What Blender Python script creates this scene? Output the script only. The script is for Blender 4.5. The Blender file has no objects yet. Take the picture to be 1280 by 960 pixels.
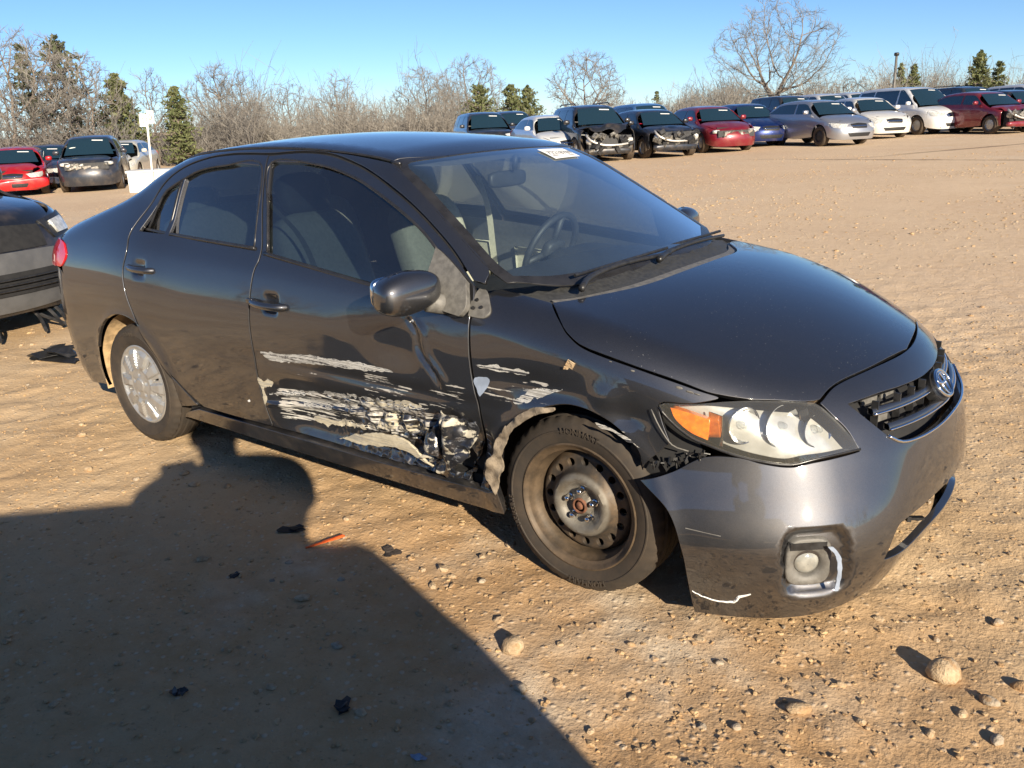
import bpy, math, random
import numpy as np
from mathutils import Vector
from mathutils.geometry import delaunay_2d_cdt

R = math.radians
rng = np.random.default_rng(7)
random.seed(7)
SC = bpy.context.scene
COL = SC.collection

# ---------------------------------------------------------------- camera
def cam_setup():
    cd = bpy.data.cameras.new('camera')
    co = bpy.data.objects.new('camera', cd)
    COL.objects.link(co)
    yaw, pitch, roll = 2.23432252, 0.302703237, -0.0404723951
    f = Vector((math.cos(yaw) * math.cos(pitch), math.sin(yaw) * math.cos(pitch), -math.sin(pitch)))
    r = f.cross(Vector((0, 0, 1))).normalized()
    u = r.cross(f)
    c, s = math.cos(roll), math.sin(roll)
    r2 = r * c + u * s
    u2 = u * c - r * s
    from mathutils import Matrix
    m = Matrix(((r2.x, u2.x, -f.x, 1.40289), (r2.y, u2.y, -f.y, -2.95094), (r2.z, u2.z, -f.z, 1.51789), (0, 0, 0, 1)))
    co.matrix_world = m
    cd.sensor_width = 36.0
    cd.lens = 36.0 * 1074.599 / 1280.0
    cd.clip_start = 0.05
    cd.clip_end = 5000
    SC.camera = co
cam_setup()

# ---------------------------------------------------------------- light
SUN_EL, SUN_AZ = R(20.5), R(-30)            # direction towards the sun
def light_setup():
    w = bpy.data.worlds.new('World')
    SC.world = w
    w.use_nodes = True
    nt = w.node_tree
    nt.nodes.clear()
    out = nt.nodes.new('ShaderNodeOutputWorld')
    bg = nt.nodes.new('ShaderNodeBackground')
    sky = nt.nodes.new('ShaderNodeTexSky')
    sky.sky_type = 'NISHITA'
    sky.sun_disc = False
    sky.sun_elevation = SUN_EL
    sky.sun_rotation = R(90) - SUN_AZ
    sky.altitude = 3000
    sky.air_density = 1.0
    sky.dust_density = 0.3
    sky.ozone_density = 5.2
    bg.inputs['Strength'].default_value = 0.067
    nt.links.new(sky.outputs[0], bg.inputs['Color'])
    nt.links.new(bg.outputs[0], out.inputs['Surface'])
    ld = bpy.data.lights.new('sun', 'SUN')
    ld.energy = 4.8
    ld.angle = R(0.5)
    ld.color = (1.0, 0.87, 0.68)
    lo = bpy.data.objects.new('sun', ld)
    COL.objects.link(lo)
    d = Vector((math.cos(SUN_EL) * math.cos(SUN_AZ), math.cos(SUN_EL) * math.sin(SUN_AZ), math.sin(SUN_EL)))
    lo.rotation_euler = d.to_track_quat('Z', 'Y').to_euler()
    lo.location = d * 50
light_setup()
SC.view_settings.view_transform = 'Standard'
SC.view_settings.look = 'None'
SC.view_settings.exposure = 1.0
SC.view_settings.gamma = 1

# ---------------------------------------------------------------- helpers
def link(o, parent=None):
    COL.objects.link(o)
    if parent is not None:
        o.parent = parent
    return o

def tag(o, label=None, cat=None, group=None, kind=None):
    if label: o['label'] = label
    if cat: o['category'] = cat
    if group: o['group'] = group
    if kind: o['kind'] = kind
    return o

def thing(name, label, cat, loc=(0, 0, 0), rz=0.0, group=None):
    o = bpy.data.objects.new(name, None)
    COL.objects.link(o)
    o.location = loc
    o.rotation_euler = (0, 0, rz)
    return tag(o, label, cat, group)

def make(name, V, Fc, mats, parent=None, normals=None, smooth=True, midx=None):
    me = bpy.data.meshes.new(name)
    V = np.asarray(V, float)
    me.from_pydata(V.tolist(), [], [list(map(int, f)) for f in Fc])
    if not isinstance(mats, (list, tuple)): mats = [mats]
    for m in mats: me.materials.append(m)
    if midx is not None:
        me.polygons.foreach_set('material_index', np.asarray(midx, dtype=np.int32))
    me.polygons.foreach_set('use_smooth', np.full(len(me.polygons), smooth))
    me.update()
    if normals is not None and smooth:
        me.normals_split_custom_set_from_vertices(np.asarray(normals, float).tolist())
    o = bpy.data.objects.new(name, me)
    return link(o, parent)

class MB:
    def __init__(s): s.v = []; s.f = []; s.m = []; s.mi = 0
    def add(s, V, F):
        b = len(s.v)
        s.v.extend([tuple(map(float, q)) for q in V])
        for f in F:
            s.f.append([b + int(i) for i in f]); s.m.append(s.mi)
    def box(s, c, sz, rz=0.0, rot=None):
        x, y, z = [q / 2 for q in sz]
        P = np.array([(-x, -y, -z), (x, -y, -z), (x, y, -z), (-x, y, -z), (-x, -y, z), (x, -y, z), (x, y, z), (-x, y, z)])
        if rot is not None: P = P @ np.array(rot).T
        elif rz:
            cs, sn = math.cos(rz), math.sin(rz)
            P = P @ np.array(((cs, sn, 0), (-sn, cs, 0), (0, 0, 1)))
        s.add(P + np.array(c), [(0, 3, 2, 1), (4, 5, 6, 7), (0, 1, 5, 4), (1, 2, 6, 5), (2, 3, 7, 6), (3, 0, 4, 7)])
    def rbox(s, c, sz, e=0.35, n=12, rot=None, fn=None):
        # superellipsoid: rounded cushion-like box
        th = np.linspace(0, 2 * np.pi, 2 * n, endpoint=False)
        ph = np.linspace(-np.pi / 2, np.pi / 2, n + 1)
        sp = lambda v: np.sign(v) * np.abs(v) ** e
        T, Ph = np.meshgrid(th, ph)
        P = np.stack([sp(np.cos(Ph)) * sp(np.cos(T)) * sz[0] / 2, sp(np.cos(Ph)) * sp(np.sin(T)) * sz[1] / 2, sp(np.sin(Ph)) * sz[2] / 2], -1).reshape(-1, 3)
        if fn is not None: P = fn(P)
        if rot is not None: P = P @ np.array(rot).T
        F = []
        m = 2 * n
        for i in range(n):
            for j in range(m):
                F.append((i * m + j, i * m + (j + 1) % m, (i + 1) * m + (j + 1) % m, (i + 1) * m + j))
        s.add(P + np.array(c), F)
    def tube(s, pts, rad, n=8, closed=False, cap=True):
        pts = np.asarray(pts, float)
        k = len(pts)
        rad = np.broadcast_to(np.asarray(rad, float), (k,))
        tg = np.zeros_like(pts)
        if closed: tg = np.roll(pts, -1, 0) - np.roll(pts, 1, 0)
        else: tg = np.gradient(pts, axis=0) if k > 2 else np.repeat((pts[1] - pts[0])[None], k, 0)
        tg /= np.linalg.norm(tg, axis=1)[:, None] + 1e-12
        ref = np.array((0, 0, 1.0)) if abs(tg[0][2]) < .9 else np.array((1.0, 0, 0))
        u = np.cross(tg[0], ref); u /= np.linalg.norm(u)
        V = []
        an = np.linspace(0, 2 * np.pi, n, endpoint=False)
        for i in range(k):
            u = u - tg[i] * (u @ tg[i]); u /= np.linalg.norm(u) + 1e-12
            w = np.cross(tg[i], u)
            V.append(pts[i] + rad[i] * (np.cos(an)[:, None] * u + np.sin(an)[:, None] * w))
        V = np.concatenate(V)
        F = []
        for i in range(k if closed else k - 1):
            a, b = i * n, ((i + 1) % k) * n
            for j in range(n): F.append((a + j, a + (j + 1) % n, b + (j + 1) % n, b + j))
        if cap and not closed:
            F.append(list(range(n))[::-1]); F.append([(k - 1) * n + j for j in range(n)])
        s.add(V, F)
    def cyl(s, p0, p1, r, n=12): s.tube([p0, p1], r, n)
    def lathe(s, prof, n=48, axis='y', c=(0, 0, 0), rf=None, close=False):
        # prof: (radius, axial) ; axis y
        prof = list(prof)
        an = np.linspace(0, 2 * np.pi, n, endpoint=False)
        V = []
        for i, (r, a) in enumerate(prof):
            rr = r + (rf(i, an) if rf is not None else 0 * an)
            V.append(np.stack([rr * np.cos(an), np.full(n, a), rr * np.sin(an)], -1))
        V = np.concatenate(V) + np.array(c)
        F = []
        for i in range(len(prof) - 1):
            for j in range(n): F.append((i * n + j, i * n + (j + 1) % n, (i + 1) * n + (j + 1) % n, (i + 1) * n + j))
        s.add(V, F)
    def build(s, name, mats, parent=None, smooth=False):
        return make(name, s.v, s.f, mats, parent, smooth=smooth, midx=s.m)

def smooth_by_angle(o, ang=40):
    me = o.data
    me.polygons.foreach_set('use_smooth', np.full(len(me.polygons), True))
    try:
        me.set_sharp_from_angle(angle=R(ang))
    except Exception:
        pass
    return o

# value noise -------------------------------------------------------
def _h(ix, iy, s):
    n = (ix * 374761393 + iy * 668265263 + s * 974711) & 0x7fffffff
    n = ((n ^ (n >> 13)) * 1274126177) & 0x7fffffff
    return ((n ^ (n >> 16)) & 0xffff) / 65535.0
def vnoise(x, y, s=0):
    x = np.asarray(x, float); y = np.asarray(y, float)
    ix = np.floor(x).astype(np.int64); iy = np.floor(y).astype(np.int64)
    fx = x - ix; fy = y - iy
    fx = fx * fx * fx * (fx * (fx * 6 - 15) + 10); fy = fy * fy * fy * (fy * (fy * 6 - 15) + 10)
    a = _h(ix, iy, s); b = _h(ix + 1, iy, s); c = _h(ix, iy + 1, s); d = _h(ix + 1, iy + 1, s)
    return (a * (1 - fx) + b * fx) * (1 - fy) + (c * (1 - fx) + d * fx) * fy
def fbm(x, y, s=0, o=4):
    v = 0; a = .5; t = 0
    for i in range(o):
        v = v + a * vnoise(x * 2 ** i, y * 2 ** i, s + i * 17); t += a; a *= .5
    return v / t
def sst(x, a, b):
    t = np.clip((x - a) / (b - a), 0, 1)
    return t * t * (3 - 2 * t)

# ---------------------------------------------------------------- material helper
class NG:
    def __init__(s, name):
        s.mat = bpy.data.materials.new(name)
        s.mat.use_nodes = True
        s.nt = s.mat.node_tree
        s.nt.nodes.clear()
        s.out = s.nt.nodes.new('ShaderNodeOutputMaterial')
    def n(s, typ, ins=None, **kw):
        nd = s.nt.nodes.new('ShaderNode' + typ)
        for k, v in kw.items(): setattr(nd, k, v)
        if ins:
            for k, v in ins.items():
                sk = nd.inputs[k]
                if hasattr(v, 'is_linked') or isinstance(v, bpy.types.NodeSocket): s.nt.links.new(v, sk)
                elif isinstance(v, bpy.types.Node): s.nt.links.new(v.outputs[0], sk)
                else: sk.default_value = v
        return nd
    def math(s, op, a, b=0.0, c=None, clamp=False):
        nd = s.n('Math', operation=op); nd.use_clamp = clamp
        for i, v in enumerate((a, b, c)):
            if v is None: continue
            if isinstance(v, bpy.types.NodeSocket): s.nt.links.new(v, nd.inputs[i])
            else: nd.inputs[i].default_value = v
        return nd.outputs[0]
    def mix(s, f, a, b):
        nd = s.nt.nodes.new('ShaderNodeMix'); nd.data_type = 'RGBA'
        for i, v in ((0, f), (6, a), (7, b)):
            if isinstance(v, bpy.types.NodeSocket): s.nt.links.new(v, nd.inputs[i])
            else: nd.inputs[i].default_value = (v if i == 0 else tuple(v) + ((1,) if len(v) == 3 else ()))
        return nd.outputs[2]
    def mr(s, v, a, b, c=0.0, d=1.0, smooth=True):
        nd = s.n('MapRange', {'From Min': a, 'From Max': b, 'To Min': c, 'To Max': d})
        nd.interpolation_type = 'SMOOTHSTEP' if smooth else 'LINEAR'
        s.nt.links.new(v, nd.inputs['Value'])
        return nd.outputs[0]
    def coords(s, scale=(1, 1, 1), obj=True, loc=(0, 0, 0)):
        tc = s.n('TexCoord')
        mp = s.n('Mapping', {'Vector': tc.outputs['Object' if obj else 'Generated'], 'Scale': scale, 'Location': loc})
        return mp.outputs[0]
    def world(s, scale=(1, 1, 1)):
        g = s.n('NewGeometry')
        mp = s.n('Mapping', {'Vector': g.outputs['Position'], 'Scale': scale})
        return mp.outputs[0]
    def noise(s, vec, scale, detail=3.0, rough=.55, dist=0.0):
        nd = s.n('TexNoise', {'Vector': vec, 'Scale': scale, 'Detail': detail, 'Roughness': rough, 'Distortion': dist})
        return nd.outputs[0]
    def done(s, shader):
        s.nt.links.new(shader, s.out.inputs['Surface'])
        return s.mat
    def pbr(s, col, rough=.5, metal=0.0, coat=0.0, normal=None, spec=.5, coat_r=.03, ior=None, **kw):
        p = s.n('BsdfPrincipled')
        def put(k, v):
            if v is None: return
            if isinstance(v, bpy.types.NodeSocket): s.nt.links.new(v, p.inputs[k])
            else: p.inputs[k].default_value = (tuple(v) + (1,) if isinstance(v, tuple) and len(v) == 3 else v)
        put('Base Color', col); put('Roughness', rough); put('Metallic', metal); put('Coat Weight', coat); put('Coat Roughness', coat_r)
        put('Normal', normal); put('Specular IOR Level', spec)
        if ior: put('IOR', ior)
        for k, v in kw.items(): put(k, v)
        return p.outputs[0]
    def bump(s, h, strength=.3, dist=.01, normal=None):
        ins = {'Height': h, 'Strength': strength, 'Distance': dist}
        if normal is not None: ins['Normal'] = normal
        return s.n('Bump', ins).outputs[0]

def simple(name, col, rough=.5, metal=0.0, coat=0.0, var=.25, scale=20, bump=0.0, spec=.5):
    g = NG(name)
    v = g.coords()
    nz = g.noise(v, scale, 4)
    k = g.mr(nz, .3, .7)
    c = g.mix(k, tuple(q * (1 - var) for q in col), tuple(min(1, q * (1 + var)) for q in col))
    r = g.mr(nz, .2, .8, max(0, rough - .08), min(1, rough + .08))
    nrm = g.bump(g.noise(v, scale * 4, 3), bump, .004) if bump else None
    return g.done(g.pbr(c, r, metal, coat, nrm, spec))

def glass_mat(name, tint, dust=.03, rough=0.0, film_col=(.5, .48, .44), refl=1.7):
    # pane: fresnel reflection over a tinted view through, with a film of dust
    g = NG(name)
    tr = g.n('BsdfTransparent', {'Color': tuple(tint) + (1,)})
    gl = g.n('BsdfGlossy', {'Color': (1, 1, 1, 1), 'Roughness': rough})
    bk = g.n('NewGeometry').outputs['Backfacing']           # same pane from either side
    fr = g.n('Fresnel', {'IOR': g.math('ADD', 1.52, g.math('MULTIPLY', bk, 1 / 1.52 - 1.52))})
    k = g.math('MULTIPLY', fr.outputs[0], refl, clamp=True)
    m = g.n('MixShader', {0: k, 1: tr.outputs[0], 2: gl.outputs[0]})
    df = g.n('BsdfDiffuse', {'Color': tuple(film_col) + (1,)})
    nz = g.mr(g.noise(g.coords(), 5, 6, .55), .2, .8, dust * .75, dust * 1.25)
    m2 = g.n('MixShader', {0: nz, 1: m.outputs[0], 2: df.outputs[0]})
    return g.done(m2.outputs[0])

# ---------------------------------------------------------------- car shape (implicit surface)
def spl(xs, ys):
    xs = np.array(xs, float); ys = np.array(ys, float); n = len(xs); h = np.diff(xs)
    A = np.zeros((n, n)); b = np.zeros(n); A[0, 0] = A[-1, -1] = 1
    for i in range(1, n - 1):
        A[i, i - 1] = h[i - 1]; A[i, i] = 2 * (h[i - 1] + h[i]); A[i, i + 1] = h[i]
        b[i] = 6 * ((ys[i + 1] - ys[i]) / h[i] - (ys[i] - ys[i - 1]) / h[i - 1])
    M = np.linalg.solve(A, b)
    def f(x):
        x = np.asarray(x, float); xc = np.clip(x, xs[0], xs[-1]); i = np.clip(np.searchsorted(xs, xc) - 1, 0, n - 2)
        d = xc - xs[i]; hi = h[i]; s = (ys[i + 1] - ys[i]) / hi - hi * (2 * M[i] + M[i + 1]) / 6
        v = ys[i] + s * d + M[i] * d * d / 2 + (M[i + 1] - M[i]) * d ** 3 / (6 * hi)
        s0 = (ys[1] - ys[0]) / h[0] - h[0] * M[1] / 6; sn = (ys[-1] - ys[-2]) / h[-1] + h[-1] * M[-2] / 6
        return v + np.where(x < xs[0], (x - xs[0]) * s0, 0) + np.where(x > xs[-1], (x - xs[-1]) * sn, 0)
    return f
def smax(a, b, k):
    h = np.maximum(k - np.abs(a - b), 0)
    return np.maximum(a, b) + h * h / (4 * k)
def smin(a, b, k): return -smax(-a, -b, k)

class Shape:
    def __init__(s, W, T, Zt, cr, X0, fc, Xr, rc, Yg, gx, ws, Zr, rb, bk, wheels, ks=.11, kf=.2, kr=.2, lip=.012, arch=.345, dent=None, kb=None):
        s.W = spl(*zip(*W)); s.T = spl(*zip(*T)); s.Zt = spl(*zip(*Zt)); s.cr = spl(*zip(*cr)); s.X0 = spl(*zip(*X0)); s.fc = fc
        s.Xr = spl(*zip(*Xr)); s.rc = rc; s.Yg = spl(*zip(*Yg)); s.gx = spl(*zip(*gx)); s.ws = ws; s.Zr = spl(*zip(*Zr)); s.rb = rb; s.bk = bk
        s.wheels = wheels; s.ks = ks; s.kf = kf; s.kr = kr; s.lip = lip; s.arch = arch; s.dent = dent; s.kb = kb
    def tub(s, P):
        x, y, z = P[..., 0], P[..., 1], P[..., 2]; a = np.abs(y)
        w = s.W(x) - s.T(z)
        for wx, wz in s.wheels:
            r = np.hypot(x - wx, z - wz); w = w + s.lip * np.exp(-((r - s.arch) / .035) ** 2)
        if s.dent is not None: w = w - s.dent(x, y, z)
        side = a - w
        top = z - (s.Zt(x) - s.cr(x) * a * a)
        fr = (x - (s.X0(z) - s.fc[0] * a * a - s.fc[1] * a ** 4)) / np.sqrt(1 + (2 * s.fc[0] * a + 4 * s.fc[1] * a ** 3) ** 2)
        re = (s.Xr(z) + s.rc[0] * a * a + s.rc[1] * a ** 4 - x) / np.sqrt(1 + (2 * s.rc[0] * a + 4 * s.rc[1] * a ** 3) ** 2)
        f = smax(side, fr, s.kf); f = smax(f, re, s.kr)
        return smax(f, top, s.ks)
    def green(s, P):
        x, y, z = P[..., 0], P[..., 1], P[..., 2]; a = np.abs(y)
        side = (a - (s.Yg(z) - s.gx(x))) * .9
        xb, zb, sl, c = s.ws
        wsf = (x - (xb - (z - zb) * sl - c * a * a)) / np.sqrt(1 + sl * sl)
        roof = z - (s.Zr(x) - s.rb * a * a)
        xb, zb, sl, c = s.bk
        bk = ((xb + (z - zb) * sl + c * a * a) - x) / np.sqrt(1 + sl * sl)
        f = smax(roof, smax(wsf, bk, .02), .07)
        return smax(side, f, .075)
    def body(s, P):
        if s.kb is not None: k = s.kb
        else: k = .03 + .14 / (1 + np.exp((P[..., 0] + 2.35) * 9))
        return smin(s.tub(P), s.green(P), k)

def solve(F, O, D, t0, t1, n):
    ts = np.linspace(t0, t1, n); prev = F(O + D * t0)
    lo = np.full(len(O), t1); hi = lo.copy(); done = np.zeros(len(O), bool)
    for i in range(1, n):
        v = F(O + D * ts[i]); m = (~done) & (prev > 0) & (v <= 0)
        lo[m] = ts[i - 1]; hi[m] = ts[i]; done |= m; prev = v
    for _ in range(22):
        mid = (lo + hi) / 2; c = F(O + D * mid[:, None]) > 0
        lo = np.where(c, mid, lo); hi = np.where(c, hi, mid)
    return O + D * ((lo + hi) / 2)[:, None], done

def grad(F, Q, e=1.5e-3):
    N = np.stack([F(Q + e * v) - F(Q - e * v) for v in np.eye(3)], -1)
    return N / (np.linalg.norm(N, axis=1)[:, None] + 1e-12)

def smooth_loop(pts, step, rnd=True):
    """closed outline; a point with a truthy 4th value is a corner. Catmull-Rom between corners, resampled."""
    P = [np.array(q[:3], float) for q in pts]
    cn = [len(q) > 3 and bool(q[3]) for q in pts]
    n = len(P); out = []
    for i in range(n):
        p1, p2 = P[i], P[(i + 1) % n]
        p0 = P[i - 1] if not cn[i] else p1 * 2 - p2
        p3 = P[(i + 2) % n] if not cn[(i + 1) % n] else p2 * 2 - p1
        L = np.linalg.norm(p2 - p1)
        k = max(1, int(math.ceil(L / step)))
        for j in range(k):
            t = j / k
            out.append(.5 * ((2 * p1) + (-p0 + p2) * t + (2 * p0 - 5 * p1 + 4 * p2 - p3) * t * t + (-p0 + 3 * p1 - 3 * p2 + p3) * t ** 3))
    return np.array(out)

def inside(poly, q):
    x, y = q[:, 0], q[:, 1]; c = np.zeros(len(q), bool); n = len(poly)
    x1, y1 = poly[:, 0], poly[:, 1]; x2, y2 = np.roll(x1, -1), np.roll(y1, -1)
    for i in range(n):
        m = (y1[i] > y) != (y2[i] > y)
        if not m.any(): continue
        t = (y - y1[i]) / (y2[i] - y1[i] + 1e-30)
        c ^= m & (x < x1[i] + t * (x2[i] - x1[i]))
    return c

def seg_dist(poly, q):
    d = np.full(len(q), 1e9); n = len(poly)
    for i in range(n):
        a = poly[i]; b = poly[(i + 1) % n]; ab = b - a
        t = np.clip(((q - a) @ ab) / (ab @ ab + 1e-12), 0, 1)
        d = np.minimum(d, np.linalg.norm(q - (a + t[:, None] * ab), axis=1))
    return d

def ccw(P): return (np.sum(P[:, 0] * np.roll(P[:, 1], -1) - np.roll(P[:, 0], -1) * P[:, 1]) > 0)

def panel_data(F, loop, d=(0, -1, 0), holes=(), res=.03, gap=.003, flange=.012, cyl=None, off=0.0, jit=None, steps=70, reach=(1.2, 2.4), post=None):
    """a sheet of the surface F=0 inside an outline, with rolled edges; returns verts, faces, normals"""
    d = np.array(d, float); d /= np.linalg.norm(d)
    if cyl is None:
        dd = np.array([q[:3] for q in loop], float) @ d
        reach = (dd.max() + .45, dd.max() - dd.min() + 1.25)
    up = np.array((0, 0, 1.0)) if abs(d[2]) < .9 else np.array((1.0, 0, 0))
    e1 = np.cross(up, d); e1 /= np.linalg.norm(e1); e2 = np.cross(d, e1)
    if cyl is None:
        to2 = lambda P: np.stack([P @ e1, P @ e2], -1)
        def rays(ab):
            O = ab[:, :1] * e1 + ab[:, 1:] * e2 + d * reach[0]
            return O, np.repeat(-d[None], len(ab), 0)
    else:
        cx, R0, sg = cyl
        to2 = lambda P: np.stack([np.arctan2(P[:, 1], sg * (P[:, 0] - cx)) * R0, P[:, 2]], -1)
        def rays(ab):
            th = ab[:, 0] / R0
            D = np.stack([sg * np.cos(th), np.sin(th), 0 * th], -1)
            O = np.stack([cx + 0 * th, 0 * th, ab[:, 1]], -1) + D * reach[0]
            return O, -D
    loops = []
    for k, lp in enumerate([loop] + list(holes)):
        P3 = smooth_loop(lp, res * .8)
        P2 = to2(P3)
        if jit is not None:
            sl = np.arange(len(P2)) * res * .8; sd_ = len(P2) + int(abs(P2[0, 0]) * 1e3) % 97
            P2 = P2 + jit * np.stack([3 * (vnoise(sl * 22, 0 * sl, sd_) - .5) + (rng.random(len(P2)) - .5) * .5, 1.6 * (vnoise(sl * 45, 0 * sl + 4, sd_) - .5) + (rng.random(len(P2)) - .5) * .6], -1)
        cw = ccw(P2)
        if cw != (k == 0): P2 = P2[::-1]
        t = np.roll(P2, -1, 0) - np.roll(P2, 1, 0); t /= np.linalg.norm(t, axis=1)[:, None] + 1e-12
        outw = np.stack([t[:, 1], -t[:, 0]], -1)
        loops.append((P2 - outw * gap, outw))
    a0 = loops[0][0].min(0); a1 = loops[0][0].max(0)
    gx, gy = np.meshgrid(np.arange(a0[0] + res / 2, a1[0], res), np.arange(a0[1] + res / 2, a1[1], res * .87))
    gx = gx + (np.arange(gx.shape[0]) % 2)[:, None] * res / 2
    q = np.stack([gx.ravel(), gy.ravel()], -1)
    m = inside(loops[0][0], q)
    for h, _ in loops[1:]: m &= ~inside(h, q)
    q = q[m]
    for h, _ in loops: q = q[seg_dist(h, q) > res * .45] if len(q) else q
    allp = np.concatenate([l[0] for l in loops] + [q])
    ed = []; b = 0
    for l, _ in loops:
        n = len(l); ed += [(b + i, b + (i + 1) % n) for i in range(n)]; b += n
    r = delaunay_2d_cdt([Vector(v) for v in allp], ed, [], 0, 1e-6)
    vo = np.array([tuple(v) for v in r[0]]); fc = np.array([f for f in r[2] if len(f) == 3])
    orig = r[3]
    back = {}
    for i, os_ in enumerate(orig):
        for o in os_: back[o] = i
    cen = vo[fc].mean(1)
    m = inside(loops[0][0], cen)
    for h, _ in loops[1:]: m &= ~inside(h, cen)
    fc = fc[m]
    O, D = rays(vo)
    Q, ok = solve(F, O, D, 0.0, reach[1], steps)
    fc = fc[ok[fc].all(1)]
    N = grad(F, Q)
    if off: Q = Q + N * off
    if post is not None: Q, N = post(Q, N)
    # orient
    if len(fc):
        fn = np.cross(Q[fc[:, 1]] - Q[fc[:, 0]], Q[fc[:, 2]] - Q[fc[:, 0]])
        fl = (fn * N[fc].sum(1)).sum(1) < 0
        fc[fl] = fc[fl][:, ::-1]
    V = [Q]; NN = [N]; faces = [fc]
    base = len(Q)
    if flange:
        b = 0
        for l, outw in loops:
            n = len(l)
            idx = np.array([back.get(b + i, -1) for i in range(n)]); b += n
            if (idx < 0).any(): continue
            T3 = np.roll(Q[idx], -1, 0) - np.roll(Q[idx], 1, 0)
            ow = np.cross(T3, N[idx]) * (-1 if cyl is not None and cyl[2] < 0 else 1); ow /= np.linalg.norm(ow, axis=1)[:, None] + 1e-12
            br = min(.002, abs(flange) * .3)
            r1 = Q[idx] + ow * br * .7 - N[idx] * br * .4
            r2 = Q[idx] + ow * br - N[idx] * (br * 1.6)
            r3 = r2 - N[idx] * flange
            n1 = N[idx] + ow; n1 /= np.linalg.norm(n1, axis=1)[:, None]
            V += [Q[idx], r1, r2, r3]; NN += [N[idx], n1, ow, ow]
            okb = ok[idx]
            ff = []
            for k in range(3):
                for i in range(n):
                    j = (i + 1) % n
                    if okb[i] and okb[j]:
                        a = base + k * n
                        ff.append((a + i, a + n + i, a + n + j, a + j))
            faces.append(ff)
            base += 4 * n
    V = np.concatenate(V); NN = np.concatenate(NN)
    FF = [tuple(map(int, f)) for fl in faces for f in fl]
    used = np.zeros(len(V), bool)
    for f in FF:
        for i in f: used[i] = True
    mp = np.cumsum(used) - 1
    FF = [tuple(int(mp[i]) for i in f) for f in FF]
    return V[used], FF, NN[used]

def panel(name, F, loop, parent, mat, mirror=False, **kw):
    V, FF, NN = panel_data(F, loop, **kw)
    o = make(name, V, FF, mat, parent, NN)
    if mirror:
        make(name, V * (1, -1, 1), [f[::-1] for f in FF], mat, parent, NN * (1, -1, 1))
    return o
# ---------------------------------------------------------------- materials
def paint_mat(name, col, metal=.9, rough=.48, zones=None, specks=.0, dirt=.0):
    g = NG(name)
    v = g.coords()
    fl = g.noise(v, 900, 2)
    c = g.mix(g.mr(fl, .3, .7), tuple(q * .8 for q in col), tuple(q * 1.25 for q in col))
    big = g.noise(v, 2.5, 4, .6)
    dustn = g.noise(v, 14, 6, .7)
    rgh = rough
    coat = 1.0
    met = metal
    # settled dust, heavier low down where wheels throw it
    sep = g.n('SeparateXYZ', {0: v})
    low = g.mr(sep.outputs[2], .75, .15, 0, 1)
    dm = g.math('MULTIPLY', g.mr(dustn, .35, .8), g.math('ADD', g.math('MULTIPLY', low, dirt * .45), .014))
    c = g.mix(dm, c, (.33, .24, .15))
    coatw = g.math('SUBTRACT', 1.0, dm, clamp=True)
    metw = g.math('MULTIPLY', g.math('SUBTRACT', 1.0, dm), metal)
    coat_r = g.math('ADD', g.math('MULTIPLY', dustn, .05), .012)
    rg = g.math('ADD', g.math('MULTIPLY', dm, .4), rough)
    if specks:
        sv = g.noise(v, 170, 1)
        sm = g.math('MULTIPLY', g.mr(sv, .735, .76), g.mr(big, .4, .55))
        sm = g.math('MULTIPLY', sm, specks)
        c = g.mix(sm, c, (.5, .5, .48)); coatw = g.math('MULTIPLY', coatw, g.math('SUBTRACT', 1.0, sm))
        metw = g.math('MULTIPLY', metw, g.math('SUBTRACT', 1.0, sm))
    if zones:
        x, z = sep.outputs[0], sep.outputs[2]
        st = g.n('Mapping', {'Vector': v, 'Scale': (4.0, 1, 95.0), 'Rotation': (0, R(4), 0)}).outputs[0]
        n1 = g.noise(st, 1.0, 5, .62, .35)
        n2 = g.noise(g.n('Mapping', {'Vector': v, 'Scale': (14, 14, 30)}).outputs[0], 1.0, 4, .6)
        tot = None
        for (x0, x1, z0, z1, sl, w) in zones:
            zz = g.math('ADD', z, g.math('MULTIPLY', g.math('SUBTRACT', x, (x0 + x1) / 2), -sl))
            f = .06
            m = g.math('MULTIPLY', g.mr(x, x0 - f, x0 + f), g.mr(x, x1 + f, x1 - f))
            f = .02
            m = g.math('MULTIPLY', m, g.math('MULTIPLY', g.mr(zz, z0 - f, z0 + f), g.mr(zz, z1 + f, z1 - f)))
            m = g.math('MULTIPLY', m, w)
            tot = m if tot is None else g.math('MAXIMUM', tot, m)
        e = g.math('ADD', g.math('MULTIPLY', n1, .75), g.math('MULTIPLY', n2, .35))
        thr = g.math('SUBTRACT', .98, g.math('MULTIPLY', tot, .45))
        sc = g.math('MULTIPLY', g.mr(g.math('SUBTRACT', e, thr), 0, .03), g.mr(tot, .02, .12))
        pc = g.mix(g.mr(n2, .42, .56), (.62, .60, .54), (.40, .38, .35))
        c = g.mix(sc, c, pc)
        inv = g.math('SUBTRACT', 1.0, sc)
        coatw = g.math('MULTIPLY', coatw, inv); metw = g.math('MULTIPLY', metw, inv)
        rg = g.math('ADD', rg, g.math('MULTIPLY', sc, .35))
    pz = g.bump(g.noise(v, 260, 2), .018, .001)
    return g.done(g.pbr(c, rg, metw, coatw, None, .5, coat_r, **{'Coat IOR': 1.9}))

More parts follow.
